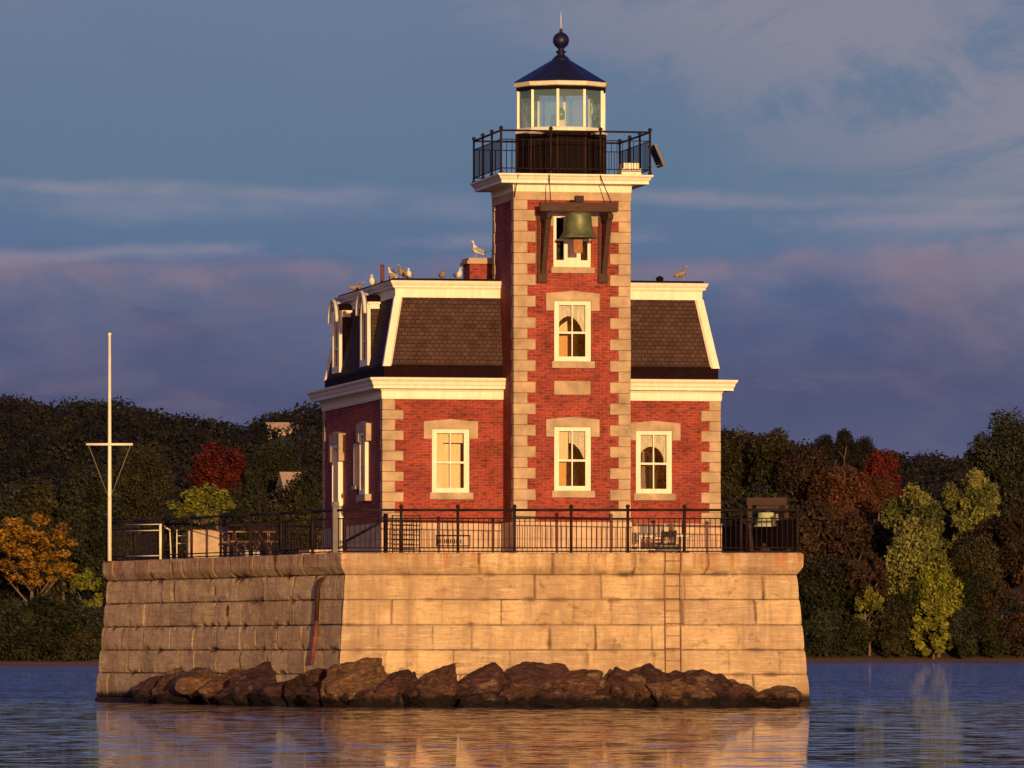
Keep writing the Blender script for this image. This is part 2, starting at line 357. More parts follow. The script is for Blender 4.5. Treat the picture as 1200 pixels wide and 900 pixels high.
def glass(name, tint, alpha, rough=.03):
    m = bpy.data.materials.new(name); m.use_nodes = True; t = m.node_tree; t.nodes.clear(); L = t.links.new
    o = t.nodes.new('ShaderNodeOutputMaterial'); mx = t.nodes.new('ShaderNodeMixShader'); tr = t.nodes.new('ShaderNodeBsdfTransparent'); g = t.nodes.new('ShaderNodeBsdfGlossy')
    tr.inputs[0].default_value = (*tint, 1); g.inputs['Roughness'].default_value = rough
    n = t.nodes.new('ShaderNodeTexNoise'); n.inputs['Scale'].default_value = 2.2; tcn = t.nodes.new('ShaderNodeTexCoord'); L(tcn.outputs['Object'], n.inputs[0])
    bp = t.nodes.new('ShaderNodeBump'); bp.inputs['Distance'].default_value = .02; L(n.outputs[0], bp.inputs['Height']); L(bp.outputs[0], g.inputs['Normal'])
    fr = t.nodes.new('ShaderNodeFresnel'); ad = t.nodes.new('ShaderNodeMath'); ad.operation = 'MULTIPLY'; ad.inputs[1].default_value = alpha; L(fr.outputs[0], ad.inputs[0]); ad.use_clamp = True
    L(ad.outputs[0], mx.inputs[0]); L(tr.outputs[0], mx.inputs[1]); L(g.outputs[0], mx.inputs[2]); L(mx.outputs[0], o.inputs[0])
    return m
M['glass'] = glass('window_glass', (.92, .92, .92), .3); M['glassblue'] = glass('lantern_glass', (.90, .96, .98), 1.0)

def filmed(m, colr, k):
    t = m.node_tree; o = next(n for n in t.nodes if n.type == 'OUTPUT_MATERIAL'); src = o.inputs[0].links[0].from_socket
    d = t.nodes.new('ShaderNodeBsdfDiffuse'); d.inputs[0].default_value = (*colr, 1); x_ = t.nodes.new('ShaderNodeMixShader'); x_.inputs[0].default_value = k
    t.links.new(src, x_.inputs[1]); t.links.new(d.outputs[0], x_.inputs[2]); t.links.new(x_.outputs[0], o.inputs[0])
filmed(M['glassblue'], (.30, .56, .78), .20)
# ================================================================== water
WN, WF = .66, 1.9
def water_mat():
    m = bpy.data.materials.new('river_water'); m.use_nodes = True; t = m.node_tree; b = t.nodes['Principled BSDF']; L = t.links.new
    b.inputs['Base Color'].default_value = (.004, .018, .085, 1); b.inputs['Roughness'].default_value = .02; b.inputs['IOR'].default_value = 1.33
    g = t.nodes.new('ShaderNodeNewGeometry'); sp = t.nodes.new('ShaderNodeSeparateXYZ'); L(g.outputs['Position'], sp.inputs[0])
    def mt(op, a, b_, c=None):
        n = t.nodes.new('ShaderNodeMath'); n.operation = op
        for i, v in enumerate((a, b_, c)):
            if v is None: continue
            if isinstance(v, (int, float)): n.inputs[i].default_value = v
            else: L(v, n.inputs[i])
        return n.outputs[0]
    def nz(sc, st, det, ro, w_=0.):
        mp = t.nodes.new('ShaderNodeMapping'); mp.inputs['Scale'].default_value = st; mp.inputs['Rotation'].default_value = (0, 0, .12); mp.inputs['Location'].default_value = (w_, 0, 0); L(g.outputs['Position'], mp.inputs[0])
        n = t.nodes.new('ShaderNodeTexNoise'); n.inputs['Scale'].default_value = sc; n.inputs['Detail'].default_value = det; n.inputs['Roughness'].default_value = ro; L(mp.outputs[0], n.inputs[0]); return n
    # wave slopes: ripples (fine), chop (coarse); stronger beyond the pier where the wind reaches the water
    far = t.nodes.new('ShaderNodeMapRange'); far.interpolation_type = 'SMOOTHSTEP'; L(mt('ADD', sp.outputs[1], mt('MULTIPLY', mt('SUBTRACT', nz(.05, (.4, 1, 1), 3, .5).outputs[0], .5), 60)), far.inputs[0])
    far.inputs[1].default_value = 160; far.inputs[2].default_value = 215; far.inputs[3].default_value = WN; far.inputs[4].default_value = WF
    patch = t.nodes.new('ShaderNodeMapRange'); L(nz(.10, (.35, 1, 1), 3, .5, 7.).outputs[0], patch.inputs[0]); patch.inputs[1].default_value = .35; patch.inputs[2].default_value = .65; patch.inputs[3].default_value = .7; patch.inputs[4].default_value = 1.35
    amp = mt('MULTIPLY', far.outputs[0], patch.outputs[0])
    n1 = nz(2.3, (.7, 1, 1), 5, .68); s1 = t.nodes.new('ShaderNodeSeparateColor'); L(n1.outputs['Color'], s1.inputs[0])
    sx_ = mt('MULTIPLY', mt('SUBTRACT', s1.outputs[0], .5), mt('MULTIPLY', amp, .55)); sy_ = mt('MULTIPLY', mt('SUBTRACT', s1.outputs[1], .5), amp)
    cb = t.nodes.new('ShaderNodeCombineXYZ'); L(sx_, cb.inputs[0]); L(sy_, cb.inputs[1]); cb.inputs[2].default_value = 1
    nm = t.nodes.new('ShaderNodeVectorMath'); nm.operation = 'NORMALIZE'; L(cb.outputs[0], nm.inputs[0]); L(nm.outputs[0], b.inputs['Normal'])
    return m
M['water'] = water_mat()
w = MB(); w.add([(-4000, -300, 0), (4000, -300, 0), (4000, 9000, 0), (-4000, 9000, 0)], [(0, 1, 2, 3)])
tag(w.build('water', M['water']), None, None, None, 'structure')

# ================================================================== terrain
def sst(a, b, x): t = min(1, max(0, (x-a)/(b-a))); return t*t*(3-2*t)
def shore(X): return 788 + (1100-788)*sst(-25, 30, X) + 6*noise.noise((X*.05, 0, 0)) + 2.5*noise.noise((X*.3, 4, 0))
RIDGE = [(-160, 78), (-90, 79), (-60, 78), (-44, 76), (-36, 70), (-31, 66), (-28, 73), (-22, 75), (-14, 74), (10, 68), (40, 57), (50, 55), (70, 54), (90, 54), (200, 58)]
def ridge(X, Y):
    u = X/Y*800
    if u <= RIDGE[0][0]: return RIDGE[0][1]
    for (a, p), (b, q) in zip(RIDGE, RIDGE[1:]):
        if u <= b: return p + (q-p)*(u-a)/(b-a)
    return RIDGE[-1][1]
def ground(X, Y):
    d = Y - shore(X)
    if d < 0: return -3 + 3.2*sst(-25, 0, d) - (.2 if d > -1 else 0)*0
    z = .25 + .02*min(d, 6) + (.15+.06*sst(-25, 30, X))*max(0, min(d-4, 120)) + 3*sst(120, 700, d)
    r = ridge(X, Y)*sst(1250, 2500, Y)
    return max(z, z*.3 + r) + (1.2*noise.noise((X*.02, Y*.02, 3)) if d > 15 else 0)
def terrain():
    xs = np.concatenate([np.arange(-3000, -240, 60), np.arange(-240, 240, 4), np.arange(240, 3001, 60)])
    ys = np.concatenate([np.arange(700, 1300, 4), np.arange(1300, 2700, 25), np.arange(2700, 9000, 150)])
    v = []; f = []
    for y_ in ys:
        for x_ in xs: v.append((x_, y_, ground(x_, y_)))
    n = len(xs)
    for j in range(len(ys)-1):
        for i in range(n-1): a = j*n+i; f.append((a, a+1, a+n+1, a+n))
    m = MB(); m.add(v, f, True); return m
gm = bpy.data.materials.new('bank_soil'); gm.use_nodes = True; t = gm.node_tree; b = t.nodes['Principled BSDF']; b.inputs['Roughness'].default_value = .95
g = t.nodes.new('ShaderNodeNewGeometry'); sp_ = t.nodes.new('ShaderNodeSeparateXYZ'); t.links.new(g.outputs['Position'], sp_.inputs[0])
r = t.nodes.new('ShaderNodeMapRange'); t.links.new(sp_.outputs[2], r.inputs[0]); r.inputs[1].default_value = .3; r.inputs[2].default_value = .9
mx = t.nodes.new('ShaderNodeMix'); mx.data_type = 'RGBA'; t.links.new(r.outputs[0], mx.inputs[0]); mx.inputs[6].default_value = (.17, .075, .055, 1); mx.inputs[7].default_value = (.03, .03, .014, 1)
t.links.new(mx.outputs[2], b.inputs['Base Color'])
tag(terrain().build('ground', gm), None, None, None, 'structure')

# ================================================================== the granite pier
OUT = [(-4.17, 166.7), (7.12, 166.75), (4.6, 186.0), (-3.2, 191.5), (-10.95, 182.5)]     # outline at cap level, counter-clockwise from front left
DECK = 3.745
def offset_poly(P, d):
    n = len(P); out_ = []
    for i in range(n):
        p0, p1, p2 = Vector(P[i-1]), Vector(P[i]), Vector(P[(i+1) % n])
        e1 = (p1-p0).normalized(); e2 = (p2-p1).normalized()
        n1 = Vector((e1.y, -e1.x)); n2 = Vector((e2.y, -e2.x))
        out_.append(p1 + (n1+n2)/(1+n1.dot(n2))*d)
    return out_
COURSES = [(3.21, DECK), (2.60, 3.21), (1.98, 2.60), (1.37, 1.98), (.77, 1.37), (.13, .77), (-.6, .13)]
def course_of(z):
    for k, (a, b_) in enumerate(COURSES):
        if z >= a - 1e-6: return k
    return len(COURSES)-1
def pier():
    rnd = random.Random(5)
    V = []; F = []; BL = []; JT = []
    zs = []
    for a, b_ in COURSES[::-1]:
        h_ = b_-a
        zs += [a+.001, a+.007, a+.013, a+.020, a+.032, a+.055] + [a+.055+(h_-.11)*i/9 for i in range(1, 9)] + [b_-.055, b_-.032, b_-.020, b_-.013, b_-.007]
    zs = sorted(set(round(v_, 4) for v_ in zs)); zs.append(DECK)
    n = len(OUT)
    for e in range(n):
        rough = (.35, .6, 1, 1, 1.0)[e]; step = (.025, .12, .2, .2, .032)[e]
        L_ = (Vector(OUT[(e+1) % n])-Vector(OUT[e])).length; nu = int(L_/step)
        cuts = []
        for k in range(len(COURSES)):
            c = [0]; 
            while c[-1] < L_: c.append(c[-1]+rnd.uniform(.75, 2.1))
            c[-1] = L_; 
            if len(c) > 2 and c[-1]-c[-2] < .5: c.pop(-2)
            cuts.append((c, [rnd.uniform(-1, 1) for _ in c], [rnd.random() for _ in c], [rnd.uniform(-1, 1) for _ in c], [rnd.random() for _ in c]))
        base_i = len(V)
        for z_ in zs:
            k = course_of(z_); a, b_ = COURSES[k]; fz = (z_-a)/(b_-a); ez = min(fz, 1-fz)*(b_-a)
            if k == 0: prof = (.0 if fz > .42 else -.145*(1-fz/.42)**1.4) - (.05*max(0, (fz-.88)/.12)**2)
            else: prof = -.15 + (3.21-z_)/3.21*.29 + .035*(1-math.exp(-ez/.06))*(.5+.5*rough) - .015 + .03*rough*fz
            P = offset_poly(OUT, prof); p0, p1 = P[e], P[(e+1) % n]; d_ = (p1-p0).normalized(); nn = Vector((d_.y, -d_.x))
            c, off, bl, tilt, jw = cuts[k]
            for i in range(nu+1):
                s_ = i/nu*L_; j = 0
                while j < len(c)-2 and s_ > c[j+1]: j += 1
                eu = min(s_-c[j] if j > 0 else 9, c[j+1]-s_ if j+1 < len(c)-1 else 9)
                w_ = .016 + .006*rough
                jd = .016 if e == 4 else .016+.02*rough
                pillow = (1-math.exp(-(eu/w_)**2)); pz = (1-math.exp(-(ez/.016)**2)) if not (k == 0 and fz > .5) else 1
                q = Vector((p0.x+(p1.x-p0.x)*i/nu, p0.y+(p1.y-p0.y)*i/nu))
                g = .38 if e == 4 else 1.0                      # the far running face is broken in longer facets
                nz = noise.noise((s_*2.2*g, e*7, z_*3.5))*.6 + noise.noise((s_*6*g, e*7, z_*8))*.4 + .25*noise.noise((s_*15*g, e*5, z_*14))
                nz2 = noise.noise((s_*1.3*g+20, e*3, z_*2+k*7))
                jfade = .35 + .65*max(0, min(1, .5+1.6*noise.noise((s_*.9, e*9, z_*1.6+9))))
                wob = .012*rough*noise.noise((s_*1.4, k*5.3, e)) + .006*noise.noise((s_*6, k*5.3, e))
                ezw = max(0., min(ez + (wob if fz < .5 else -wob), 9)); pz = 1-math.exp(-(ezw/.015)**2) if not (k == 0 and fz > .5) else 1
                euw = max(0., eu + .014*noise.noise((z_*5, j*3.1, k)))
                big = 1.0 if jw[j] < .86 else 2.4
                pillow = 1-math.exp(-(euw/(w_*big))**2)
                chip = max(0., noise.noise((s_*2.6, z_*3.2, e*11+2.5))-.22)*(math.exp(-(ez/(.045 if e == 0 else .08))**2) if not (k == 0 and fz > .5) else 0)*(.55+.45*rough) \
                     + max(0., noise.noise((s_*2.1, z_*2.6, e*11+8.5))-.28)*math.exp(-(eu/(.05 if e == 0 else .10))**2)*(.55+.45*rough)
                disp = nz*.024*rough + nz2*.022*rough + off[j]*.020*rough*pillow - jd*big*(1-pillow)*jfade*(.5+.5*jw[j]) - (.018+.04*rough)*(1-pz)*(.35+.65*jfade)*(1 if e != 0 else .5) - chip*.16 + tilt[j]*.02*rough*((s_-c[j])/max(.1, c[j+1]-c[j])-.5)
                fade = min(1, s_/.12, (L_-s_)/.12)
                q = q + nn*disp*fade
                V.append((q.x, q.y, z_)); BL.append(bl[j]); JT.append(min(1., max((1-pillow)*(.25+.75*jw[j]), (1-pz)*(.45+.55*jfade), chip*(2.2 if e == 0 else 4.5))))
        for j in range(len(zs)-1):
            for i in range(nu): a_ = base_i+j*(nu+1)+i; F.append((a_, a_+1, a_+nu+2, a_+nu+1))
    P = offset_poly(OUT, -.05); o = len(V)
    for p in P: V.append((p.x, p.y, DECK-.004)); BL.append(.5)
    m = MB(); m.add(V, F); m.cur = 1; m.add([V[o+i] for i in range(n)], [tuple(range(n))])
    BL = BL[:o] + [0]*0 + BL[o:] ; m.v = m.v[:o] + m.v[o:]
    ob = m.build('masonry', [M['granite'], M['deck']])
    at = ob.data.attributes.new('block', 'FLOAT', 'POINT'); vals = (BL[:len(ob.data.vertices)] + [0]*len(ob.data.vertices))[:len(ob.data.vertices)]
    at.data.foreach_set('value', vals)
    at = ob.data.attributes.new('joint', 'FLOAT', 'POINT'); vals = (JT[:len(ob.data.vertices)] + [0]*len(ob.data.vertices))[:len(ob.data.vertices)]
    at.data.foreach_set('value', vals)
    return ob
PIER = empty('stone_pier', (0, 0, 0), 0, 'pale granite block pier with battered walls standing in the river under the lighthouse', 'pier')
pier().parent = PIER

# ================================================================== lighthouse
TH = R(10.8)
LH = empty('lighthouse', (1.489, 169.0, 0), TH, 'red brick lighthouse dwelling with square tower, slate mansard roof and black lantern', 'lighthouse')
def local_to_world(a, b, z): return Vector((1.489 + a*math.cos(TH) - b*math.sin(TH), 169.0 + a*math.sin(TH) + b*math.cos(TH), z))
A0, A1, B0, B1 = -4.49, 4.076, 1.5, 10.76      # main block
TA, TB = 1.455, 2.85                            # tower half width, depth
ZB, ZT = 4.54, 8.10

def wall(m, fn, u0, u1, z0, z1, holes, depth=.14):
    """fn(u,w,z)->xyz, w outward; holes = (u0,u1,z0,z1)"""
    us = sorted({u0, u1, *[h[0] for h in holes], *[h[1] for h in holes]}); zs = sorted({z0, z1, *[h[2] for h in holes], *[h[3] for h in holes]})
    for i in range(len(us)-1):
        for j in range(len(zs)-1):
            uc, zc = (us[i]+us[i+1])/2, (zs[j]+zs[j+1])/2
            if any(h[0] < uc < h[1] and h[2] < zc < h[3] for h in holes): continue
            m.add([fn(us[i], 0, zs[j]), fn(us[i+1], 0, zs[j]), fn(us[i+1], 0, zs[j+1]), fn(us[i], 0, zs[j+1])], [(0, 1, 2, 3)])
    for a, b_, c, d in holes:
        for (p, q) in (((a, c), (b_, c)), ((b_, c), (b_, d)), ((b_, d), (a, d)), ((a, d), (a, c))):
            m.add([fn(p[0], 0, p[1]), fn(q[0], 0, q[1]), fn(q[0], -depth*2, q[1]), fn(p[0], -depth*2, p[1])], [(0, 1, 2, 3)])
front = lambda b: (lambda u, w, z: (u, b-w, z))
left = lambda a: (lambda u, w, z: (a-w, u, z))

WINS = {  # name: hole (u0,u1,z0,z1)
 'L': (-3.255, -2.31, 5.29, 6.87), 'R': (1.93, 2.85, 5.29, 6.86), 'T1': (-.45, .475, 5.315, 6.89), 'T2': (-.45, .475, 8.52, 10.01), 'T3': (-.47, .47, 10.85, 12.19)}
SIDE = {'S1': (3.62, 4.5, 5.29, 6.87), 'S2': (5.1, 5.5, 5.53, 6.61), 'D': (7.47, 8.5, 3.95, 6.68)}
m = MB()
wall(m, front(B0), A0, A1, ZB, ZT, [WINS['L'], WINS['R']])
hs = [SIDE['S1'], SIDE['S2'], (SIDE['D'][0], SIDE['D'][1], ZB, SIDE['D'][3])]
wall(m, left(A0), B0, B1, ZB, ZT, hs)
wall(m, lambda u, w, z: (A1+w, u, z), B0, B1, ZB, ZT, [(3.4, 4.4, 5.29, 6.87), (7.4, 8.4, 5.29, 6.87)])
wall(m, lambda u, w, z: (u, B1+w, z), A0, A1, ZB, ZT, [])
m.build('brick_wall', M['brick'], LH)
m = MB()
wall(m, front(0), -TA, TA, ZB, 12.6, [WINS['T1'], WINS['T2'], WINS['T3']])
wall(m, left(-TA), 0, TB, ZB, 12.6, [])
wall(m, lambda u, w, z: (TA+w, u, z), 0, TB, ZB, 12.6, [])
wall(m, lambda u, w, z: (u, TB+w, z), -TA, TA, 10.4, 12.6, [])
m.build('tower_wall', M['brick'], LH)
# foundation course blocks
m = MB()
def stone_run(fn, u0, u1, z0, z1, w, seed, openings=()):
    rn = random.Random(seed)
    zz = [z0, (z0+z1)/2, z1]
    for k in range(2):
        u = u0; 
        while u < u1-1e-3:
            e = min(u1, u + rn.uniform(.6, 1.2)); 
            if u1-e < .3: e = u1
            mid = (u+e)/2
            if not any(o[0]-.3 < mid < o[1]+.3 for o in openings):
                p = [fn(a, b_, z) for z in (zz[k]+.004, zz[k+1]-.004) for a, b_ in ((u+.004, w), (e-.004, w), (e-.004, -.15), (u+.004, -.15))]
                m.add(p, [(3, 2, 1, 0), (4, 5, 6, 7), (0, 1, 5, 4), (1, 2, 6, 5), (2, 3, 7, 6), (3, 0, 4, 7)])
            u = e
stone_run(front(B0), A0-.05, -TA-.06, DECK-.05, ZB, .05, 1); stone_run(front(B0), TA+.06, A1+.05, DECK-.05, ZB, .05, 2)
stone_run(left(A0), B0, B1, DECK-.05, ZB, .05, 3, [SIDE['D'][:2]])
stone_run(front(0), -TA-.05, TA+.05, DECK-.05, ZB, .05, 4); stone_run(left(-TA), .16, B0-.05, DECK-.05, ZB, .05, 5)
stone_run(lambda u, w, z: (TA+w, u, z), .16, B0-.05, DECK-.05, ZB, .05, 6)
m.box(A0+.16, A1-.16, B0+.16, B1, DECK-.05, ZB-.01); m.box(A1-.16, A1+.05, B0+.16, B1, DECK-.05, ZB)
m.build('foundation', M['base'], LH, True)
# quoins, each column of blocks a part
def quoins(ac, bc, sa, sb, z0, z1, period, hw, wl_, wn_, seed, sidewall=None):
    m = MB(); z = z0; k = 0; rn = random.Random(seed); p = .022; sl_ = sidewall or (wl_*.62)
    while z < z1-.03:
        wide = k % 2 == 0; h_ = hw if wide else period-hw; ze = min(z+h_, z1)
        la = wl_ if wide else wn_; lb = .24 if wide else sl_
        q = p + rn.uniform(-.003, .004)
        a_in, a_out = ac+(-sa)*la, ac+sa*q; b_in, b_out = bc-sb*lb, bc+sb*q
        m.box(min(a_in, a_out), max(a_in, a_out), min(b_in, b_out), max(b_in, b_out), z+.005, ze-.005, .008)
        z = ze; k += 1
    return m.build('quoins', M['stone'], LH, True)
quoins(-TA, 0, -1, -1, ZB, 12.50, .5315, .275, .53, .325, 1); quoins(TA, 0, 1, -1, ZB, 12.50, .5315, .275, .50, .285, 2)
quoins(-TA, TB, -1, 1, 10.5, 12.50, .5315, .275, .5, .3, 3); quoins(TA, TB, 1, 1, 10.5, 12.50, .5315, .275, .5, .3, 4)
quoins(A0, B0, -1, -1, ZB, 7.61, .512, .24, .51, .30, 5, .34); quoins(A1, B0, 1, -1, ZB, 7.61, .512, .27, .475, .27, 6)
quoins(A0, B1, -1, 1, ZB, 7.61, .512, .24, .5, .3, 7); quoins(A1, B1, 1, 1, ZB, 7.61, .512, .24, .5, .3, 8)
m = MB(); m.ring([(.0, 12.50), (.028, 12.502), (.028, 12.705), (.0, 12.706)], (-TA, TA, 0, TB)); m.build('stone_band', M['stone'], LH, True)
# stone tablet
MB().box(-.455, .465, -.012, .05, 7.69, 8.03, .008).build('blank_tablet', M['stone'], LH, True)

# cornices
CORN = [(.0, 7.61), (.035, 7.61), (.045, 7.66), (.045, 7.80), (.075, 7.84), (.09, 7.862), (.29, 7.866), (.29, 7.93), (.315, 7.965), (.33, 8.03), (.37, 8.07), (.385, 8.10), (.385, 8.13), (.0, 8.16), (-.5, 8.16)]
MB().ring(CORN, (A0, A1, B0, B1)).build('eaves_cornice', M['white'], LH, True)
m = MB(); m.ring([(-.04, 8.10), (-.03, 8.16), (-.03, 8.42), (-.05, 8.47), (-.10, 8.475)], (A0, A1, B0, B1)); m.build('roof_skirt', M['roofdark'], LH, True)
m = MB(); m.ring([(-.055, 8.44), (-.40, 10.22)], (A0, A1, B0, B1)); MR = m.build('mansard_roof', M['slate'], LH, True)
RC = [(-.41, 10.16), (-.37, 10.16), (-.37, 10.36), (-.345, 10.40), (-.30, 10.405), (-.295, 10.45), (-.265, 10.49), (-.245, 10.53), (-.235, 10.57), (-.30, 10.585), (-.6, 10.59)]
MB().ring(RC, (A0, A1, B0, B1)).build('roof_cornice', M['white'], LH, True)
m = MB(); m.box(A0+.34, A1-.34, B0+.34, B1-.34, 10.55, 10.635); m.build('flat_roof', M['roofdark'], LH, True)
def corner_board(ac, sa, bc, sb):
    m = MB(); w_ = .17
    def P(o, z, da, db): return (ac+sa*o-sa*da, bc+sb*o-sb*db, z)
    lo, hi_ = (.0, 8.43), (-.345, 10.17)
    v = []
    for o, z in (lo, hi_): v += [P(o, z, 0, 0), P(o, z, w_, 0), P(o-.07, z, w_, 0), P(o-.07, z, 0, w_), P(o, z, 0, w_)]
    m.add(v, [(0, 1, 6, 5), (0, 5, 9, 4), (1, 2, 7, 6), (4, 9, 8, 3), (0, 4, 3, 2, 1), (5, 6, 7, 8, 9)])
    m.build('corner_board', M['white'], LH, True)
corner_board(A0, -1, B0, -1); corner_board(A1, 1, B0, -1); corner_board(A0, -1, B1, 1); corner_board(A1, 1, B1, 1)

# windows: sash frame > pane, sill, lintel, curtain
def hood(m, fn, u0, u1, z0, z1, leg, ov, w0=-.02, w1=.035, rise=.065):
    """shouldered stone head: peak, ends and two short legs"""
    a, b_ = u0-ov, u1+ov; mid = (a+b_)/2
    poly = [(a, leg), (u0, leg), (u0, z0), (u1, z0), (u1, leg), (b_, leg), (b_, z1-rise), (mid, z1), (a, z1-rise)]
    v = [fn(u, w1, z) for u, z in poly] + [fn(u, w0, z) for u, z in poly]; n = 9
    f = [(0, 1, 2, 8), (2, 3, 6, 7, 8), (3, 4, 5, 6)] + [((i+1) % n, i, i+n, (i+1) % n+n) for i in range(n)]
    m.add(v, f)
def fbox(m, fn, u0, u1, w0, w1, z0, z1):
    p = [fn(a, b_, z) for z in (z0, z1) for a, b_ in ((u0, w1), (u1, w1), (u1, w0), (u0, w0))]
    m.add(p, [(3, 2, 1, 0), (4, 5, 6, 7), (0, 1, 5, 4), (1, 2, 6, 5), (2, 3, 7, 6), (3, 0, 4, 7)])
def window(fn, hole, curt, hoodleg=.24, hoodtop=.25, hov=.21, label=None, rec=.03, bw=.10, parent=None, sillz=.17, muntin=True, so=.06, ho=.035, sx_=.065):
    u0, u1, z0, z1 = hole; mid = (u0+u1)/2; zm = z0+(z1-z0)*.475
    m = MB()
    fbox(m, fn, u0, u0+bw, -rec-.09, -rec, z0, z1); fbox(m, fn, u1-bw, u1, -rec-.09, -rec, z0, z1)
    fbox(m, fn, u0+bw, u1-bw, -rec-.09, -rec, z1-bw, z1); fbox(m, fn, u0+bw, u1-bw, -rec-.09, -rec, z0, z0+bw*1.15)
    win = m.build('window', M['white'], parent or LH, True)
    if label: win['label'] = label
    m = MB()
    fbox(m, fn, u0+bw, u1-bw, -rec-.075, -rec-.02, zm-.025, zm+.025)
    if muntin: fbox(m, fn, mid-.014, mid+.014, -rec-.065, -rec-.03, z0+bw, z1-bw)
    for a, b_ in ((u0+bw, u0+bw+.028), (u1-bw-.028, u1-bw)): fbox(m, fn, a, b_, -rec-.07, -rec-.025, z0+bw, z1-bw)
    m.build('sash', M['white'], win, True)
    m = MB(); fbox(m, fn, u0+bw, u1-bw, -rec-.052, -rec-.046, z0+bw, z1-bw); m.build('pane', M['glass'], win, True)
    if sillz:
        m = MB(); fbox(m, fn, u0-sx_, u1+.09, -.05, so, z0-sillz, z0-.002); m.build('sill', M['stone'], win, True)
    if hoodtop:
        m = MB(); hood(m, fn, u0, u1, z1, z1+hoodtop, z1-hoodleg, hov, -.02, ho); m.build('lintel', M['stone'], win, True)
    a, b_, c, d = u0+bw-.02, u1-bw+.02, z0+bw-.02, z1-bw+.02; H = d-c; Wd = b_-a
    def sheet(poly, mat, w, name='curtain'):
        m = MB(); pts = [(a+Wd*u, c+H*v_) for u, v_ in poly]; n = len(pts)
        m.add([fn(u, w, z) for u, z in pts] + [fn(u, w-.012, z) for u, z in pts], [tuple(range(n)), tuple(range(2*n-1, n-1, -1))] + [((i+1) % n, i, i+n, (i+1) % n+n) for i in range(n)])
        m.build(name, mat, win, True)
    arc = lambda u0_, u1_, vb, vt: [((u0_+u1_)/2+(u1_-u0_)/2*math.cos(math.pi*t/14), vb+(vt-vb)*math.sin(math.pi*t/14)) for t in range(15)]
    if curt == 'blind':
        sheet([(0, 0), (.30, 0), (.30, 1), (0, 1)], M['blind'], -rec-.16, 'blind'); sheet([(.31, 0), (.86, 0), (.86, .80), (.31, .80)], M['blind'], -rec-.19, 'blind'); sheet([(.31, .82), (1, .82), (1, 1), (.31, 1)], M['blind'], -rec-.2, 'blind')
    elif curt == 't1':
        sheet([(0, .47), (.40, .47), (.40, 1), (0, 1)], M['blind'], -rec-.16, 'blind')
        sheet([(.42, 1), (.42, .78), (.60, .76), (.78, .66), (.92, .50), (1, .48), (1, 1)], M['curtain'], -rec-.15)
        sheet([(0, 0), (.36, 0), (.36, .44), (0, .44)], M['amber'], -rec-.24, 'shutter')
    elif curt == 't2':
        sheet([(0, .47), (.04, .60), (.12, .69), (.24, .75), (.40, .79), (.55, .76), (.68, .70), (.80, .60), (.88, .48), (1, .47), (1, 1), (0, 1)], M['curtain'], -rec-.15)
        sheet([(.04, .46), (.04, .5), (.2, .62), (.40, .70), (.42, .46)], M['blind'], -rec-.3, 'blind')
        sheet([(0, 0), (.40, 0), (.40, .42), (0, .42)], M['amber'], -rec-.24, 'shutter')
    elif curt == 'arch':
        sheet([(0, 1), (0, .50)] + arc(.03, .88, .50, .78)[::-1] + [(1, .48), (1, 1)], M['curtain'], -rec-.15)
        sheet([(.16, 0), (.34, 0), (.30, .7), (.22, .7)], M['drape'], -rec-.4, 'drape'); sheet([(.58, 0), (.66, 0), (.64, .7), (.56, .7)], M['drape'], -rec-.4, 'drape')
    m = MB(); e = .02                                 # added box behind the glass, coloured near black for the room's shade
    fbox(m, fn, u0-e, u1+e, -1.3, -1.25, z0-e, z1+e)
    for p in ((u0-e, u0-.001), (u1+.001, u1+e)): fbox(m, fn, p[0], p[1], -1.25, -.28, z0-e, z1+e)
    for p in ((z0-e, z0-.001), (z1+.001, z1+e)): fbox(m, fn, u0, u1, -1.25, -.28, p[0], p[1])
    m.build('unlit_room_box', M['dark'], win, True)
    return win
window(front(B0), WINS['L'], 'blind', label='sash window with a yellow blind filling it')
window(front(B0), WINS['R'], 'arch', label='sash window with an arched cream curtain')
window(front(0), WINS['T1'], 't1', label='lowest tower window, curtain drawn aside over a dark room')
window(front(0), WINS['T2'], 't2', label='middle tower window with a swagged cream curtain')
window(left(A0), SIDE['S1'], 'arch', hoodtop=.26, label='tall side window nearest the front corner', rec=-.10, so=.16, ho=.13, sx_=.35, hov=.34)
window(left(A0), SIDE['S2'], 'none', hoodtop=0, label='narrow small side window', rec=-.08, bw=.05, so=.12, sillz=.08, muntin=False)
for hb in ((3.4, 4.4, 5.29, 6.87), (7.4, 8.4, 5.29, 6.87)): window(lambda u, w, z: (A1+w, u, z), hb, 'arch', hoodtop=.26, rec=.1)
# top tower window: two slim dark lights in a white panel
u0, u1, z0, z1 = WINS['T3']; fn = front(0); m = MB()
fbox(m, fn, u0, u0+.075, -.12, -.02, z0, z1); fbox(m, fn, u1-.075, u1, -.12, -.02, z0, z1)
fbox(m, fn, u0+.075, u1-.075, -.12, -.02, z1-.12, z1); fbox(m, fn, u0+.075, u1-.075, -.12, -.02, z0, z0+.17)
fbox(m, fn, -.20, .22, -.12, -.03, z0+.17, z1-.12); fbox(m, fn, u0+.075, -.2, -.11, -.035, 11.50, 11.55); fbox(m, fn, .22, u1-.075, -.11, -.035, 11.50, 11.55)
win = m.build('window', M['white'], LH, True); win['label'] = 'top tower window of two slim dark lights behind the bell'
m = MB(); fbox(m, fn, u0+.07, -.2, -.09, -.085, z0+.17, z1-.12); fbox(m, fn, .22, u1-.07, -.09, -.085, z0+.17, z1-.12); m.build('pane', M['glass'], win, True)
m = MB(); fbox(m, fn, u0-.065, u1+.09, -.05, .06, z0-.15, z0-.002); m.build('sill', M['stone'], win, True)
m = MB(); hood(m, fn, u0, u1, z1, z1+.24, z1-.33, .21); m.build('lintel', M['stone'], win, True)
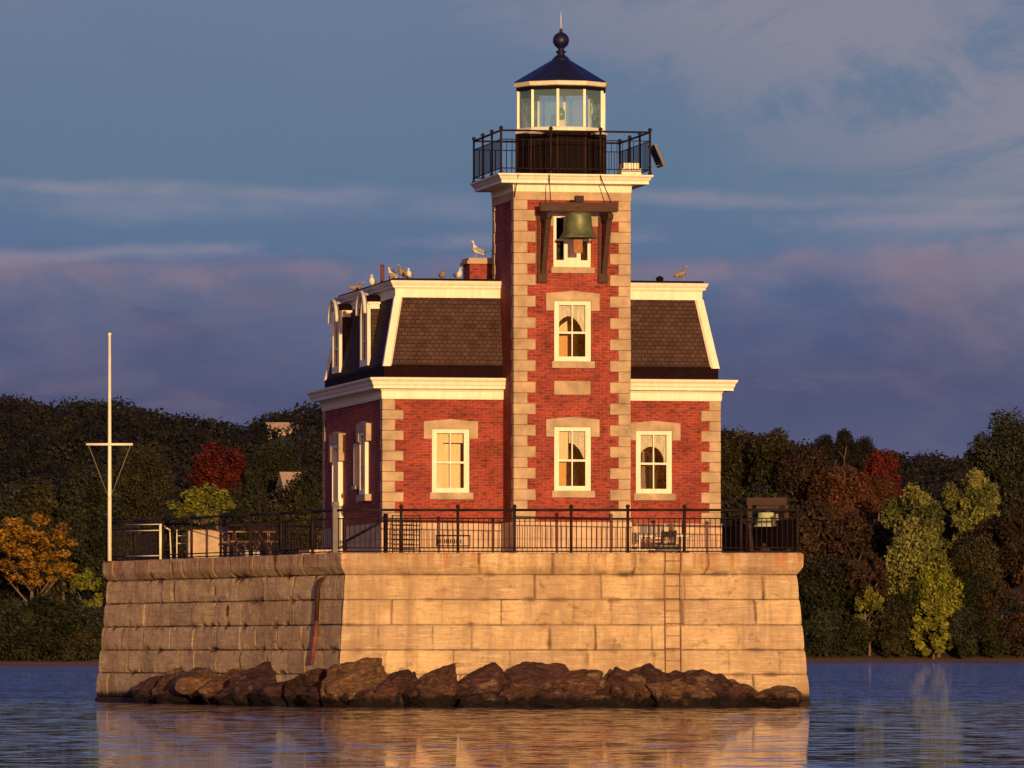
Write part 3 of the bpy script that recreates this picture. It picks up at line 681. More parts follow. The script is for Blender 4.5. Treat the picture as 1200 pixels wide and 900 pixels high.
m = MB(); fbox(m, fn, u0-.02, u1+.02, -.6, -.55, z0-.02, z1+.02); m.build('unlit_room_box', M['dark'], win, True)  # added black backing; its colour stands for the unlit room
# side door with steps
u0, u1, z0, z1 = SIDE['D']; fn = left(A0); m = MB()
fbox(m, fn, u0+.1, u1-.1, -.16, -.11, z0, z1-.1); door = m.build('door', M['trimold'], LH, True); door['label'] = 'side door in a cream frame at the top of the steps'
m = MB(); fbox(m, fn, u0, u0+.1, -.2, .15, z0, z1); fbox(m, fn, u1-.1, u1+.0, -.2, .15, z0, z1); fbox(m, fn, u0+.1, u1-.1, -.2, .15, z1-.1, z1); m.build('door_frame', M['white'], door, True)
m = MB(); hood(m, fn, u0, u1, z1+.002, z1+.32, z1-.45, .26, -.02, .18); m.build('lintel', M['stone'], door, True)
m = MB(); m.ball((A0+.08, u0+.2, z0+1.05), .035, 6); m.build('handle', M['iron'], door)
m = MB()
for k in range(2): m.box(A0-.95+.28*k-.3, A0-.06, 7.0, 8.8, DECK-.02, DECK+.10*(k+1))
m.build('step', M['base'], LH, True)
# cellar grille
m = MB(); m.box(-3.19, -2.28, 1.425, 1.46, 3.93, 4.25); m.build('cellar_panel', M['base'], LH, True)
m = MB(); fn = front(1.425)
for k in range(12): fbox(m, fn, -3.13+k*.052, -3.13+k*.052+.03, 0, .012, 4.02, 4.13)
fbox(m, fn, -3.17, -2.30, 0, .02, 4.20, 4.235); fbox(m, fn, -3.17, -2.30, 0, .02, 3.95, 3.975); fbox(m, fn, -3.17, -3.145, 0, .02, 3.975, 4.20); fbox(m, fn, -2.325, -2.30, 0, .02, 3.975, 4.2)
m.build('cellar_grille', M['iron'], LH, True)

# dormers on the left slope: dormer (cheeks) > roof, surround, pane, sash
def dormer(bc, label):
    hw = .58; af = A0+.065
    m = MB(); m.prism([(bc-hw+.06, 8.52), (bc+hw-.06, 8.52), (bc+hw-.06, 9.98), (bc-hw+.06, 9.98)], af+.08, A0+.6, 'x')
    d = m.build('dormer', M['slate'], LH, True); d['label'] = label
    m = MB(); m.box(af+.03, A0+.34, bc-hw-.02, bc+hw+.02, 9.98, 10.10); m.box(af-.02, A0+.36, bc-hw-.08, bc+hw+.08, 10.10, 10.15); m.build('eaves', M['white'], d, True)
    m = MB(); n = 14; v = []
    for aa in (af-.03, A0+.45):
        for i in range(n+1):
            th = math.pi*i/n; v.append((aa, bc-math.cos(th)*(hw+.05), 10.155+math.sin(th)*.20 if aa > af else 10.155+math.sin(th)*.20))
    f = [(i, i+1, i+n+2, i+n+1) for i in range(n)] + [tuple(range(n+1)), tuple(range(2*n+1, n, -1)), (0, n+1, 2*n+1, n)]
    m.add(v, f); m.build('roof', M['roofdark'], d, True)
    # arched white surround
    m = MB(); def_arc = [(bc+math.cos(math.pi*i/14)*.43, 9.80+math.sin(math.pi*i/14)*.43) for i in range(15)]
    inner = [(bc+.43, 8.72)] + def_arc + [(bc-.43, 8.72)]
    outer = [(bc+hw, 8.55)] + [(bc+math.cos(math.pi*i/14)*hw, 9.86+math.sin(math.pi*i/14)*.55) for i in range(15)] + [(bc-hw, 8.55)]
    n = len(inner); v = []
    for aa in (af-.035, af+.05): v += [(aa, p, q) for p, q in outer] + [(aa, p, q) for p, q in inner]
    f = []
    for i in range(n):
        j = (i+1) % n
        f += [(i, j, n+j, n+i), (2*n+i, 3*n+i, 3*n+j, 2*n+j), (i, 2*n+i, 2*n+j, j), (n+i, n+j, 3*n+j, 3*n+i)]
    m.add(v, f); m.build('surround', M['trimold'], d, True)
    m = MB()                                                        # projecting arched moulding
    pts = [(af-.10, bc+math.cos(math.pi*i/14)*(hw+.03), 9.86+math.sin(math.pi*i/14)*.57) for i in range(15)]
    m.tube(pts, .045, 6); m.build('hood_mould', M['trimold'], d)
    m = MB(); m.prism(inner, af+.045, af+.05, 'x'); m.build('pane', M['glass'], d, True)
    m = MB(); m.box(af+.0, af+.04, bc-.42, bc+.42, 9.16, 9.22); m.box(af+.005, af+.035, bc-.015, bc+.015, 8.7, 10.12); m.box(af+.0, af+.04, bc-.42, bc-.37, 8.68, 9.75); m.box(af+.0, af+.04, bc+.37, bc+.42, 8.68, 9.75)
    m.build('sash', M['white'], d, True)
dormer(4.62, 'arched dormer nearest the front corner'); dormer(9.0, 'arched dormer nearest the rear corner')

# chimneys
m = MB(); m.box(-1.90, -.85, 3.7, 4.6, 10.6, 11.12); ch = m.build('chimney', M['brick'], LH, True); ch['label'] = 'brick chimney beside the tower'
m = MB(); m.box(-1.97, -.78, 3.63, 4.67, 11.12, 11.19); m.box(-1.93, -.82, 3.67, 4.63, 11.19, 11.27); m.build('cap', M['planter'], ch, True)
m = MB(); m.lathe([(.11, 11.27), (.10, 11.45), (.12, 11.46), (.12, 11.49)], (-1.15, 4.1, 0), 12); m.build('flue', M['roofdark'], ch)
m = MB(); m.tube([(-3.91, 5, 10.6), (-3.91, 5, 11.15)], .05, 8); m.build('vent_pipe', M['rust'], LH)
m = MB(); m.box(-3.72, -3.55, 4.9, 5.1, 10.6, 10.9); m.lathe([(.10, 0), (.02, .13)], (-3.64, 5, 10.9), 8); m.build('roof_vent', M['rust'], LH, True)
m = MB(); m.lathe([(.09, 0), (.09, .08), (.12, .09), (.03, .15)], (2.706, 2.3, 10.63), 10); m.build('roof_vent', M['roofdark'], LH)

# gallery
GAL = [(.0, 12.70), (.035, 12.706), (.045, 12.86), (.07, 12.88), (.40, 12.895), (.40, 12.965), (.43, 13.0), (.455, 13.05), (.495, 13.08), (.50, 13.12), (.42, 13.13), (-1.4, 13.135)]
MB().ring(GAL, (-TA, TA, 0, TB)).build('gallery', M['white'], LH, True)
railing = MB(); g0, g1, h0, h1 = -1.87, 1.88, -.42, TB+.42; zr = 13.13
rail = bpy.data.objects.new('gallery_railing', None)
corners = [(g0, h0), (g1, h0), (g1, h1), (g0, h1)]
for i in range(4):
    p, q = corners[i], corners[(i+1) % 4]
    for k in range(3):
        a = p[0]+(q[0]-p[0])*k/3; b_ = p[1]+(q[1]-p[1])*k/3
        m = MB(); m.tube([(a, b_, zr-.02), (a, b_, zr+1.08)], .028, 8); m.ball((a, b_, zr+1.11), .052, 6); m.lathe([(.05, 0), (.05, .04), (.03, .06)], (a, b_, zr), 8); m.build('railing_post', M['iron'], LH)
m = MB()
for i in range(4):
    p, q = corners[i], corners[(i+1) % 4]
    for hgt, rr in ((1.05, .026), (.83, .013), (.12, .015)): m.tube([(p[0], p[1], zr+hgt), (q[0], q[1], zr+hgt)], rr, 6)
    for k in range(1, 27):
        if k % 9 == 0: continue
        a = p[0]+(q[0]-p[0])*k/27; b_ = p[1]+(q[1]-p[1])*k/27
        m.tube([(a, b_, zr+.12), (a, b_, zr+.83)], .009, 4, False)
m.build('gallery_railing', M['iron'], LH)
m = MB(); m.box(1.22, 1.72, -.15, .45, 13.135, 13.30, .01); m.box(1.28, 1.68, -.12, .38, 13.30, 13.44, .01); m.build('battery_box', M['white'], LH, True)
m = MB(); c0 = Vector((2.12, -.1, 13.62)); m.T = lambda p: c0 + Matrix.Rotation(R(-24), 3, 'Y') @ Vector(p)
m.box(-.02, .02, -.35, .35, -.26, .26); sp1 = m.build('solar_panel', M['solar'], LH, True)
m = MB(); m.tube([(1.88, -.1, 13.85), (2.1, -.1, 13.84)], .015, 6); m.tube([(1.88, -.1, 13.33), (2.22, -.1, 13.40)], .015, 6); m.T = lambda p: c0 + Matrix.Rotation(R(-24), 3, 'Y') @ Vector(p)
for s_ in (-1, 1): m.box(-.03, .03, s_*.36-.015, s_*.36+.015, -.28, .28)
for s_ in (-1, 1): m.box(-.03, .03, -.345, .345, s_*.275-.015, s_*.275+.015)
m.build('panel_bracket', M['greyslat'], sp1)

# lantern: ten sided
NL = 10; PH = R(-4.7) - TH; LC = (0, 1.425, 0)
def deca(r, phase=PH): return [(LC[0]+r*math.sin(phase+2*math.pi*k/NL), LC[1]-r*math.cos(phase+2*math.pi*k/NL)) for k in range(NL)]
m = MB(); m.lathe([(1.15, 13.13), (1.15, 14.225), (.9, 14.226)], LC, NL, False, PH); ln = m.build('lantern_room', M['black'], LH, True)
for p in deca(1.152): MB().tube([(p[0], p[1], 13.14), (p[0], p[1], 14.22)], .02, 6).build('wall_rib', M['ironred'], ln)
m = MB(); m.lathe([(1.1, 14.228), (1.17, 14.23), (1.17, 14.30), (1.13, 14.355), (1.0, 14.36)], LC, NL, False, PH); m.build('sill_band', M['white'], ln, True)
for p in deca(1.10): MB().beam((p[0], p[1], 14.36), (p[0], p[1], 15.29), .065, .065).build('mullion', M['white'], ln, True)
m = MB()
for k in range(NL):
    p = deca(1.085)[k]; q = deca(1.085)[(k+1) % NL]
    m.add([(p[0], p[1], 14.36), (q[0], q[1], 14.36), (q[0], q[1], 15.33), (p[0], p[1], 15.33)], [(0, 1, 2, 3)])
m.build('panes', M['glassblue'], ln)
m = MB(); m.lathe([(.9, 15.285), (1.14, 15.29), (1.15, 15.37), (.9, 15.375)], LC, NL, False, PH); m.build('lintel_ring', M['black'], ln, True)
m = MB(); m.lathe([(1.0, 15.377), (1.15, 15.38), (1.19, 15.40), (1.215, 15.46), (1.235, 15.49), (1.0, 15.50)], LC, NL, False, PH); m.build('fascia', M['white'], ln, True)
m = MB(); m.lathe([(1.20, 15.492), (1.21, 15.515), (.22, 16.10), (.1, 16.11)], LC, NL, False, PH); rf = m.build('lantern_roof', M['navy'], ln, True)
m = MB(); m.lathe([(.21, 16.06), (.225, 16.10), (.20, 16.13), (.17, 16.17), (.10, 16.22), (.085, 16.25), (.13, 16.29), (.135, 16.31), (.08, 16.335), (.075, 16.38), (.10, 16.40)]
    + [(.205*math.sin(t), 16.585-.205*math.cos(t)) for t in [R(a) for a in range(30, 170, 12)]] + [(.04, 16.79), (.035, 16.82), (.05, 16.84), (.02, 16.88)], LC, 28); m.build('finial', M['navy'], ln)
m = MB(); m.tube([(LC[0], LC[1], 16.86), (LC[0], LC[1], 17.30)], [.012, .006], 6); m.build('lightning_rod', M['white'], ln)
m = MB(); m.lathe([(.10, 14.2), (.10, 14.40), (.14, 14.41), (.14, 14.58), (.09, 14.60)], LC, 16); m.build('lamp_pedestal', M['white'], ln)
m = MB(); m.lathe([(.075, 14.60), (.10, 14.63), (.10, 14.80), (.07, 14.87), (.02, 14.90)], LC, 16); m.build('beacon_lens', M['lens'], ln)
m = MB(); m.box(-1.0, 1.0, .5, 2.3, 14.19, 14.2); m.build('lantern_floor', M['white'], ln, True)

# bell bracket on the tower front
m = MB(); m.beam((-.97, -.8, 12.28), (.97, -.8, 12.28), .18, .22); bk = m.build('bell_bracket', M['wood'], LH, True)
for aa in (-.74, .79):
    m = MB(); m.beam((aa, -.03, 10.62), (aa, -.78, 12.14), .125, .13); m.build('strut', M['wood'], bk, True)
    m = MB(); m.beam((aa, 0, 12.06), (aa, -.9, 12.06), .13, .14); m.build('arm', M['darkwood'], bk, True)
    m = MB(); m.beam((aa-.11, -.04, 10.5), (aa-.11, -.04, 12.1), .07, .06); m.box(aa-.15, aa+.09, -.13, -.0, 10.46, 10.68); m.build('wall_post', M['wood'], bk, True)
m = MB()
for p, q in (((-.68, -.5, 13.1), (-.70, -.8, 12.38)), ((.60, -.5, 13.1), (.84, -.8, 12.36)), ((-1.45, -.5, 13.1), (-1.47, -.04, 12.55))): m.tube([p, q], .013, 5)
m.build('tie_rod', M['iron'], bk)
# bells are things of their own
def bell(name, s, mat, loc, label, clap=True, knob=.12, zs=1.):
    e = empty(name, loc, TH, label, 'bell')
    prof = [(.0, .0), (.17, .0), (.23, -.03), (.25, -.09), (.255, -.20), (.275, -.36), (.31, -.50), (.37, -.62), (.44, -.71), (.49, -.75), (.50, -.79), (.46, -.79), (.40, -.70), (.30, -.5), (.22, -.1), (.0, -.06)]
    m = MB(); m.lathe([((r_ if zs == 1 or r_ < .2 else .18+r_*.64)*s, z_*s*zs) for r_, z_ in prof], (0, 0, 0), 36); m.build('bell_shell', mat, e)
    m = MB(); m.box(-.07*s, .07*s, -.07*s, .07*s, -.01, knob*1.0); m.build('crown', M['wood'], e, True)
    if clap:
        m = MB(); m.box(-.13, .10, -.03, .03, -1.08*s, -.62*s, .01); m.build('clapper', M['clap'], e, True)
    return e
p = local_to_world(0.0, -.8, 12.16)
bell('fog_bell', .94, M['bronze'], p, 'green bronze bell hanging from the timber bracket high on the tower front', True, .06, .87)
m = MB(); m.box(-.09, .12, -.09, .09, 12.40, 12.56, .01); m.build('bolt_block', M['darkwood'], bk, True).location = (0, -.8, 0)

# ================================================================== deck railing
rl = empty('deck_railing', (0, 0, DECK), 0, 'dark iron railing with ball topped posts running round the pier edge', 'railing')
RP = offset_poly(OUT, -.12)
def rail_side(p0, p1, n, bare=(), r_=.036, bal=.12):
    L_ = (p1-p0).length
    for k in range(n):
        q = p0 + (p1-p0)*(k/n)
        m = MB(); m.tube([(q.x, q.y, -.06), (q.x, q.y, 1.10)], r_, 8); m.ball((q.x, q.y, 1.13), .055, 6); m.box(q.x-.05, q.x+.05, q.y-.05, q.y+.05, -.10, .03)
        m.build('post', M['iron'], rl)
        a = q; b_ = p0 + (p1-p0)*((k+1)/n)
        m = MB(); m.tube([(a.x, a.y, 1.045), (b_.x, b_.y, 1.045)], .036, 6); m.tube([(a.x, a.y, .84), (b_.x, b_.y, .84)], .015, 5); m.tube([(a.x, a.y, .12), (b_.x, b_.y, .12)], .016, 5); m.tube([(a.x, a.y, .035), (b_.x, b_.y, .035)], .016, 5)
        nb = max(2, int((b_-a).length/bal))
        for j in range(1, nb) if k not in bare else ():
            q = a + (b_-a)*(j/nb); m.tube([(q.x, q.y, .12), (q.x, q.y, .84)], .0105, 4, False)
        m.build('rail_panel', M['iron'], rl)
rail_side(RP[0], RP[1], 8); rail_side(RP[1], RP[2], 8); rail_side(RP[2], RP[3], 4); rail_side(RP[3], RP[4], 5); rail_side(RP[4], RP[0], 8, (2, 3, 4))

# ================================================================== things on the deck
def px(pxx, py, Y): return ((pxx-600)/8000*Y, Y, HC+(766-py)/8000*Y)
# flagpole
fx, fy, _ = px(128.5, 658, 181.6)
e = empty('flagpole', (fx, fy, DECK), 0, 'tall cream flagpole with a crossed yardarm at the far left end of the pier', 'flagpole')
MB().tube([(0, 0, 0), (0, 0, 2.0), (0, 0, 2.1), (0, 0, 6.0)], [.055, .052, .050, .036], 10).build('pole', M['pole'], e)
m = MB(); m.ball((0, 0, 6.03), .05, 6); m.build('ball', M['pole'], e)
MB().tube([(-.62, -.05, 3.10), (.62, -.05, 3.10)], .035, 8).build('yardarm', M['pole'], e)
MB().tube([(-.56, -.05, 3.08), (0, -.05, 1.62), (.56, -.05, 3.08)], .012, 5).build('halyard', M['rope'], e)
# pipe rail
a = Vector(px(188, 655, 178.5)); e = empty('pipe_handrail', (a.x, a.y, DECK), R(-63)*0, 'low cream pipe handrail between flagpole and stone planter', 'handrail')
MB().tube([(0, 0, 0), (0, 0, .93)], .036, 8).build('end_post', M['pole'], e)
MB().tube([(0, 0, .92), (-1.0, 1.6, .93)], .012, 6).tube([(0, 0, .76), (-1.0, 1.6, .77)], .013, 6).tube([(0, 0, .10), (-1.0, 1.6, .10)], .012, 6).tube([(0, 0, .92), (.22, .5, .78), (.25, .6, 0)], .022, 6).tube([(.42, .2, 0), (.42, .2, .78)], .016, 6).tube([(.42, .2, .62), (.75, .2, .62)], .01, 5).tube([(.42, .2, .42), (.75, .2, .42)], .01, 5).build('rails', M['pole'], e)
# planter and shrub
a = Vector(px(240, 654, 178)); e = empty('planter', (a.x, a.y, DECK), R(4), 'square tan stone planter standing on the left deck', 'planter')
m = MB(); m.box(-.465, .465, -.4, .4, 0, .74, .02); m.build('planter_box', M['planter'], e, True)
MB().box(-.40, .40, -.34, .34, .742, .76).build('soil', M['deck'], e)
# picnic table
a = Vector(px(292, 655, 176.5)); e = empty('picnic_table', (a.x, a.y, DECK), R(12), 'weathered brown picnic table behind the railing right of the planter', 'picnic table')
m = MB(); [m.box(-.62, .62, -.38+k*.155, -.38+k*.155+.14, .66, .70) for k in range(5)]; m.build('tabletop', M['plank'], e, True)
for s_ in (-1, 1):
    m = MB(); m.box(-.62, .62, s_*.68-.13, s_*.68+.13, .40, .44); m.build('bench_seat', M['plank'], e, True)
    m = MB(); m.beam((s_*.45, -.30, .66), (s_*.45, -.55, 0), .09, .05); m.beam((s_*.45, .30, .66), (s_*.45, .55, 0), .09, .05); m.beam((s_*.45, -.74, .38), (s_*.45, .74, .38), .05, .09); m.build('leg_frame', M['plank'], e, True)
a = Vector(px(296, 655, 174.2)); e = empty('slatted_crate', (a.x, a.y, DECK), R(3), 'small pale slatted crate on the deck in front of the picnic table', 'crate')
m = MB(); [m.box(-.17+k*.09, -.17+k*.09+.06, -.12, -.10, .02, .17) for k in range(4)]; [m.box(-.17+k*.09, -.17+k*.09+.06, .10, .12, .02, .17) for k in range(4)]; m.box(-.18, .18, -.13, .13, 0, .02); m.box(-.18, .18, -.13, -.12, .13, .155); m.box(-.18, -.165, -.12, .12, .02, .16); m.box(.165, .18, -.12, .12, .02, .16)
m.build('slats', M['pole'], e, True)
# folding easel board leaning on the table end
a = Vector(px(316, 655, 175.5)); e = empty('leaning_plank', (a.x, a.y, DECK), 0, 'pale slanting plank leaning against the picnic table end', 'plank')
m = MB(); m.beam((.02, 0, 0), (-.28, .05, .68), .09, .03); m.build('board', M['wood'], e, True)
# leaning dark mast
a = Vector(px(309, 655, 176.0)); e = empty('boat_davit', (a.x, a.y, DECK), 0, 'thin dark leaning davit mast rising above the left railing', 'mast')
m = MB(); m.tube([(0, 0, 0), (-.19, .1, 2.25)], [.045, .025], 8); m.build('mast', M['iron'], e)
m = MB(); m.tube([(-.13, .05, 1.55), (-.05, .0, 1.4)], .03, 6); m.tube([(-.10, .05, 1.25), (-.32, .05, 1.12), (-.36, .05, 1.18)], .014, 6); m.build('cleat', M['iron'], e)
# gate post at the corner
a = Vector(px(393.5, 650, 167.3)); e = empty('gate_post', (a.x, a.y, DECK), TH, 'square slate blue gate post at the front left corner of the pier', 'post')
m = MB(); m.box(-.085, .085, -.085, .085, 0, 1.12, .01); m.build('shaft', M['greyslat'], e, True)
m = MB(); m.box(-.10, .10, -.10, .10, 1.12, 1.16, .01); m.box(-.075, .075, -.075, .075, 1.16, 1.26, .015); m.build('cap', M['greyslat'], e, True)
# stair handrail at the side door
a = local_to_world(-5.5, 3.0, DECK); 
e = empty('stair_handrail', (0, 0, 0), 0, 'sloping dark handrail climbing beside the brick side wall', 'handrail')
p = [Vector(px(406, 634, 171.0)), Vector(px(452, 609, 169.6)), Vector(px(452, 640, 169.6))]
MB().tube([p[0], p[1]], .03, 6).tube([p[0]+Vector((0, 0, -.22)), p[0]], .025, 6).build('rail', M['iron'], e)
m = MB(); q = Vector(px(452, 645, 169.6)); m.tube([(q.x, q.y, DECK), (q.x, q.y, DECK+1.02)], .055, 8); m.build('newel', M['iron'], e)
# trellis / ladder rack
a = Vector(px(476, 645, 168.6)); e = empty('grid_rack', (a.x, a.y, DECK), R(4), 'dark wire grid rack leaning by the left brick wall', 'rack')
m = MB(); [m.tube([(x_, 0, 0), (x_, .05, .96)], .016, 6) for x_ in (-.34, .34)]; [m.tube([(-.34, .05*h_, h_), (.34, .05*h_, h_)], .011, 5) for h_ in (.10, .22, .34, .46, .58, .70, .82, .94)]; m.build('rack_frame', M['iron'], e)
m = MB(); [m.tube([(x_, .01, .08), (x_, .05, .82)], .006, 4) for x_ in (-.25, -.17, -.08, 0, .08, .17, .25)]; m.build('wires', M['iron'], e)
# bench with slatted grey back on the right
a = Vector(px(764, 646, 168.6)); e = empty('garden_bench', (a.x, a.y, DECK), R(6), 'pale framed garden bench with grey slatted back right of the tower', 'bench')
m = MB(); [m.box(-.27+k*.105, -.27+k*.105+.075, .20, .225, .46, .70) for k in range(6)]; m.build('backrest', M['greyslat'], e, True)
m = MB(); m.box(-.32, .34, -.18, .18, .32, .36); m.build('seat', M['plank'], e, True)
m = MB()
for s_ in (-.33, .35): m.tube([(s_, -.2, 0), (s_, -.2, .46), (s_, .2, .48), (s_, .2, 0)], .017, 6); m.tube([(s_, .2, .45), (s_, .24, .74)], .017, 6)
m.tube([(-.33, .22, .44), (.35, .22, .44)], .014, 6); m.tube([(-.33, -.2, .1), (.35, -.2, .1)], .012, 6); m.build('frame', M['pole'], e)
# table with folded umbrella
a = Vector(px(797, 646, 168.9)); e = empty('patio_table', (a.x, a.y, DECK), 0, 'small round white patio table behind the right railing', 'table')
m = MB(); m.lathe([(.0, .415), (.26, .42), (.27, .44), (.26, .46), (0, .465)], (0, 0, 0), 24); m.build('tabletop', M['white'], e)
m = MB(); m.tube([(0, 0, 0), (0, 0, .42)], .025, 8); m.lathe([(.16, 0), (.16, .03), (.03, .06)], (0, 0, 0), 14); m.build('pedestal', M['iron'], e)
a = Vector(px(801.5, 646, 169.3)); e = empty('umbrella_pole', (a.x, a.y, DECK), 0, 'dark furled umbrella on its pole beside the patio table', 'umbrella')
m = MB(); m.tube([(0, 0, 0), (0, 0, .5)], .03, 8); m.lathe([(.14, 0), (.14, .05), (.04, .07)], (0, 0, 0), 12); m.build('pole', M['iron'], e)
m = MB(); m.lathe([(.03, .5), (.06, .53), (.055, .75), (.02, .93)], (0, 0, 0), 10); m.build('furled_canopy', M['darkwood'], e)
a = Vector(px(780, 646, 167.6)); e = empty('patio_chair', (a.x, a.y, DECK), R(-20), 'dark low patio chair next to the coiled rope', 'chair')
m = MB(); m.box(-.2, .2, -.2, .2, .20, .24); m.build('seat', M['darkwood'], e, True)
m = MB(); m.beam((-.17, .2, .2), (-.17, .26, .56), .05, .04); m.beam((.17, .2, .2), (.17, .26, .56), .05, .04); m.box(-.17, .17, .23, .26, .40, .54); m.build('backrest', M['darkwood'], e, True)
for s_, t_ in ((-.18, -.18), (.18, -.18), (-.18, .18), (.18, .18)): MB().tube([(s_, t_, 0), (s_, t_, .2)], .018, 6).build('leg', M['pole'], e)
a = Vector(px(782, 647, 167.1)); m = MB()
m.tube([(.30*math.cos(t*.5)*(1+.05*math.sin(t*1.7)), .2*math.sin(t*.5), .03+.004*t+.01*math.sin(t)) for t in range(40)], .022, 6); o = m.build('rope_coil', M['drape']); o.location = (a.x, a.y, DECK); tag(o, 'dark coiled rope lying on the deck near the right bench', 'rope')
# second bell in its frame
a = Vector(px(900, 648, 170.2)); BY = a
e = empty('bell_frame', (a.x, a.y, DECK), R(4), 'dark timber bell frame on the right end of the deck', 'bell frame')
m = MB(); m.beam((-.54, 0, 1.33), (.46, 0, 1.33), .22, .19); m.build('beam', M['darkwood'], e, True)
m = MB(); m.beam((-.30, 0, 1.16), (.30, 0, 1.16), .10, .13); m.build('headstock', M['darkwood'], e, True)
for s_ in (-1, 1):
    MB().beam((s_*.46, 0, 0), (s_*.46, 0, 1.235), .11, .16).build('upright', M['darkwood'], e, True)
    MB().beam((s_*.46, -.5, .02), (s_*.46, -.06, .85), .08, .08).beam((s_*.46, .5, .02), (s_*.46, .06, .85), .08, .08).build('brace', M['darkwood'], e, True)
for s_ in (-.5, .5): MB().box(-.5, .5, s_-.05, s_+.05, 0, .10).build('foot', M['darkwood'], e, True)
bell('deck_bell', .74, M['palebell'], (a.x, a.y, DECK+1.06), 'pale green bell hanging in the dark frame at the right end of the deck', False, .06, .62)
m = MB(); m.box(-.12, .12, -.12, .12, 0, .18, .02); m.lathe([(.05, .18), (.05, .26), (.02, .3)], (-.02, 0, 0), 8); o = m.build('anvil_block', M['ironred'], None, True); o.location = (a.x-.08, a.y-.1, DECK); tag(o, 'small rusty iron block on the deck under the pale bell', 'block')
# pier ladder
a = Vector(px(789.5, 788, 166.3)); e = empty('pier_ladder', (a.x, 0, 0), 0, 'thin brown iron ladder bolted to the sunlit pier front', 'ladder')
def pier_y(z): return 166.75 + .15 - (3.21-z)/3.21*.29 - .09
for s_ in (-.19, .19): MB().tube([(s_, pier_y(3.1)-.13, DECK+.05), (s_, pier_y(3.1)-.13, 3.15), (s_-.0, pier_y(.7), .62)], .011, 6).build('stile', M['ladder'], e)
for k in range(10):
    z_ = .80+k*.305; m = MB(); m.tube([(-.19, pier_y(min(z_, 3.1))-(.13 if z_ > 3.05 else 0), z_), (.19, pier_y(min(z_, 3.1))-(.13 if z_ > 3.05 else 0), z_)], .009, 5); m.build('rung', M['ladder'], e)
# drain pipe hooked over the left pier wall
def on_left(pxx, outw=.0):
    k = (pxx-600)/8000; t_ = (k*166.7+4.17)/(-6.78-15.8*k); p = Vector((-4.17-6.78*t_, 166.7+15.8*t_, 0)); return p + Vector((-.919, -.394, 0))*outw
e = empty('rusty_pipe', (0, 0, 0), 0, 'rusty hooked pipe hanging down the shaded left pier wall', 'pipe')
q = on_left(372, .02); zf = lambda y_: HC+(766-y_)*q.y/8000
pts = [(q.x+.26, q.y-.15, zf(696)), (q.x+.25, q.y-.14, zf(683)), (q.x+.18, q.y-.14, zf(678)), (q.x+.08, q.y-.12, zf(680)), (q.x+.03, q.y-.12, zf(690)), (q.x-.0, q.y-.14, zf(728))]
MB().tube(pts, .058, 10).build('hook', M['ironred'], e)
MB().tube([pts[-1], (q.x-.02, q.y-.17, zf(745)), (q.x-.12, q.y-.22, zf(778))], [.062, .062, .055], 10).build('lower_pipe', M['rust'], e)

# ================================================================== gulls
def gull(name, loc, rz, sz, label, kind='white', sit=False):
    e = empty(name, loc, rz, label, 'gull', 'gulls on the lighthouse roof')
    e.scale = (.82, 1, 1) if not sit else (.9, 1, 1)
    if not sit: e.rotation_euler = (0, R(20), rz)
    body = {'white': M['gull'], 'brown': M['gullbrown']}[kind]
    lg = .02 if sit else .10
    # loft along x (bird faces -x): tail to head, one continuous skin
    sec = [(.30, .06, .004, .004), (.24, .07, .03, .012), (.15, .09, .05, .035), (.05, .105, .075, .07), (-.06, .115, .08, .085), (-.14, .15, .065, .07), (-.17, .20, .042, .045), (-.185, .235, .036, .036), (-.20, .262, .040, .038), (-.225, .27, .034, .032), (-.25, .268, .012, .012)]
    m = MB(); v = []; f = []; n = 12
    for x_, z_, ry, rz_ in sec:
        for k in range(n):
            t_ = 2*math.pi*k/n; v.append((x_*sz, math.cos(t_)*ry*sz, (z_+lg+math.sin(t_)*rz_)*sz))
    for i in range(len(sec)-1):
        for k in range(n): a, b_ = i*n+k, i*n+(k+1) % n; f.append((a, b_, b_+n, a+n))
    f.append(tuple(range(n))); f.append(tuple((len(sec)-1)*n+k for k in range(n))[::-1]); m.add(v, f, True); m.build('body', body, e, True)
    wm_ = M['gullgrey'] if kind == 'white' else M['gullbrown']
    for s_ in (-1, 1):
        m = MB(); m.ball((.06*sz, s_*.062*sz, (.125+lg)*sz), 1, 7, (.20*sz, .028*sz, .055*sz)); m.build('wing', wm_, e)
        if not sit: MB().tube([(.0, s_*.03*sz, 0), (.0, s_*.03*sz, (lg+.05)*sz)], .007*sz, 5).tube([(-.04*sz, s_*.03*sz, .005), (.01*sz, s_*.03*sz, .005)], .008*sz, 4).build('leg', M['bill'], e)
    m = MB(); m.tube([(-.245*sz, 0, (.268+lg)*sz), (-.30*sz, 0, (.258+lg)*sz)], [.014*sz, .004*sz], 6); m.build('bill', M['bill'], e)
def gl(a, b_, z): return local_to_world(a, b_, z)
gull('gull', gl(-1.70, 4.1, 11.275), R(15), 1.05, 'large white gull standing on the brick chimney')
gull('gull', gl(-4.15, 7.6, 10.575), R(170), .9, 'brownish gull sitting farthest back on the left roof edge', 'brown', True)
gull('gull', gl(-4.15, 5.1, 10.575), R(85), 1.0, 'white gull sitting midway along the left roof edge', 'white', True)
gull('gull', gl(-3.80, 2.95, 10.63), R(40), .95, 'brown gull standing by the roof vent near the front corner', 'brown')
gull('gull', gl(-4.02, 3.2, 10.63), R(-30), .8, 'pale gull beside the thin vent pipe at the roof corner')
gull('gull', gl(-3.70, 2.2, 10.63), R(80), .85, 'white gull at the front roof corner, seen from the front', 'white', True)
gull('gull', gl(-2.84, 2.4, 10.63), R(100), .85, 'mottled gull sitting halfway between roof corner and chimney', 'brown', True)
gull('gull', gl(-2.43, 2.4, 10.63), R(110), .95, 'gull standing on the roof edge closest to the chimney', 'white', True)
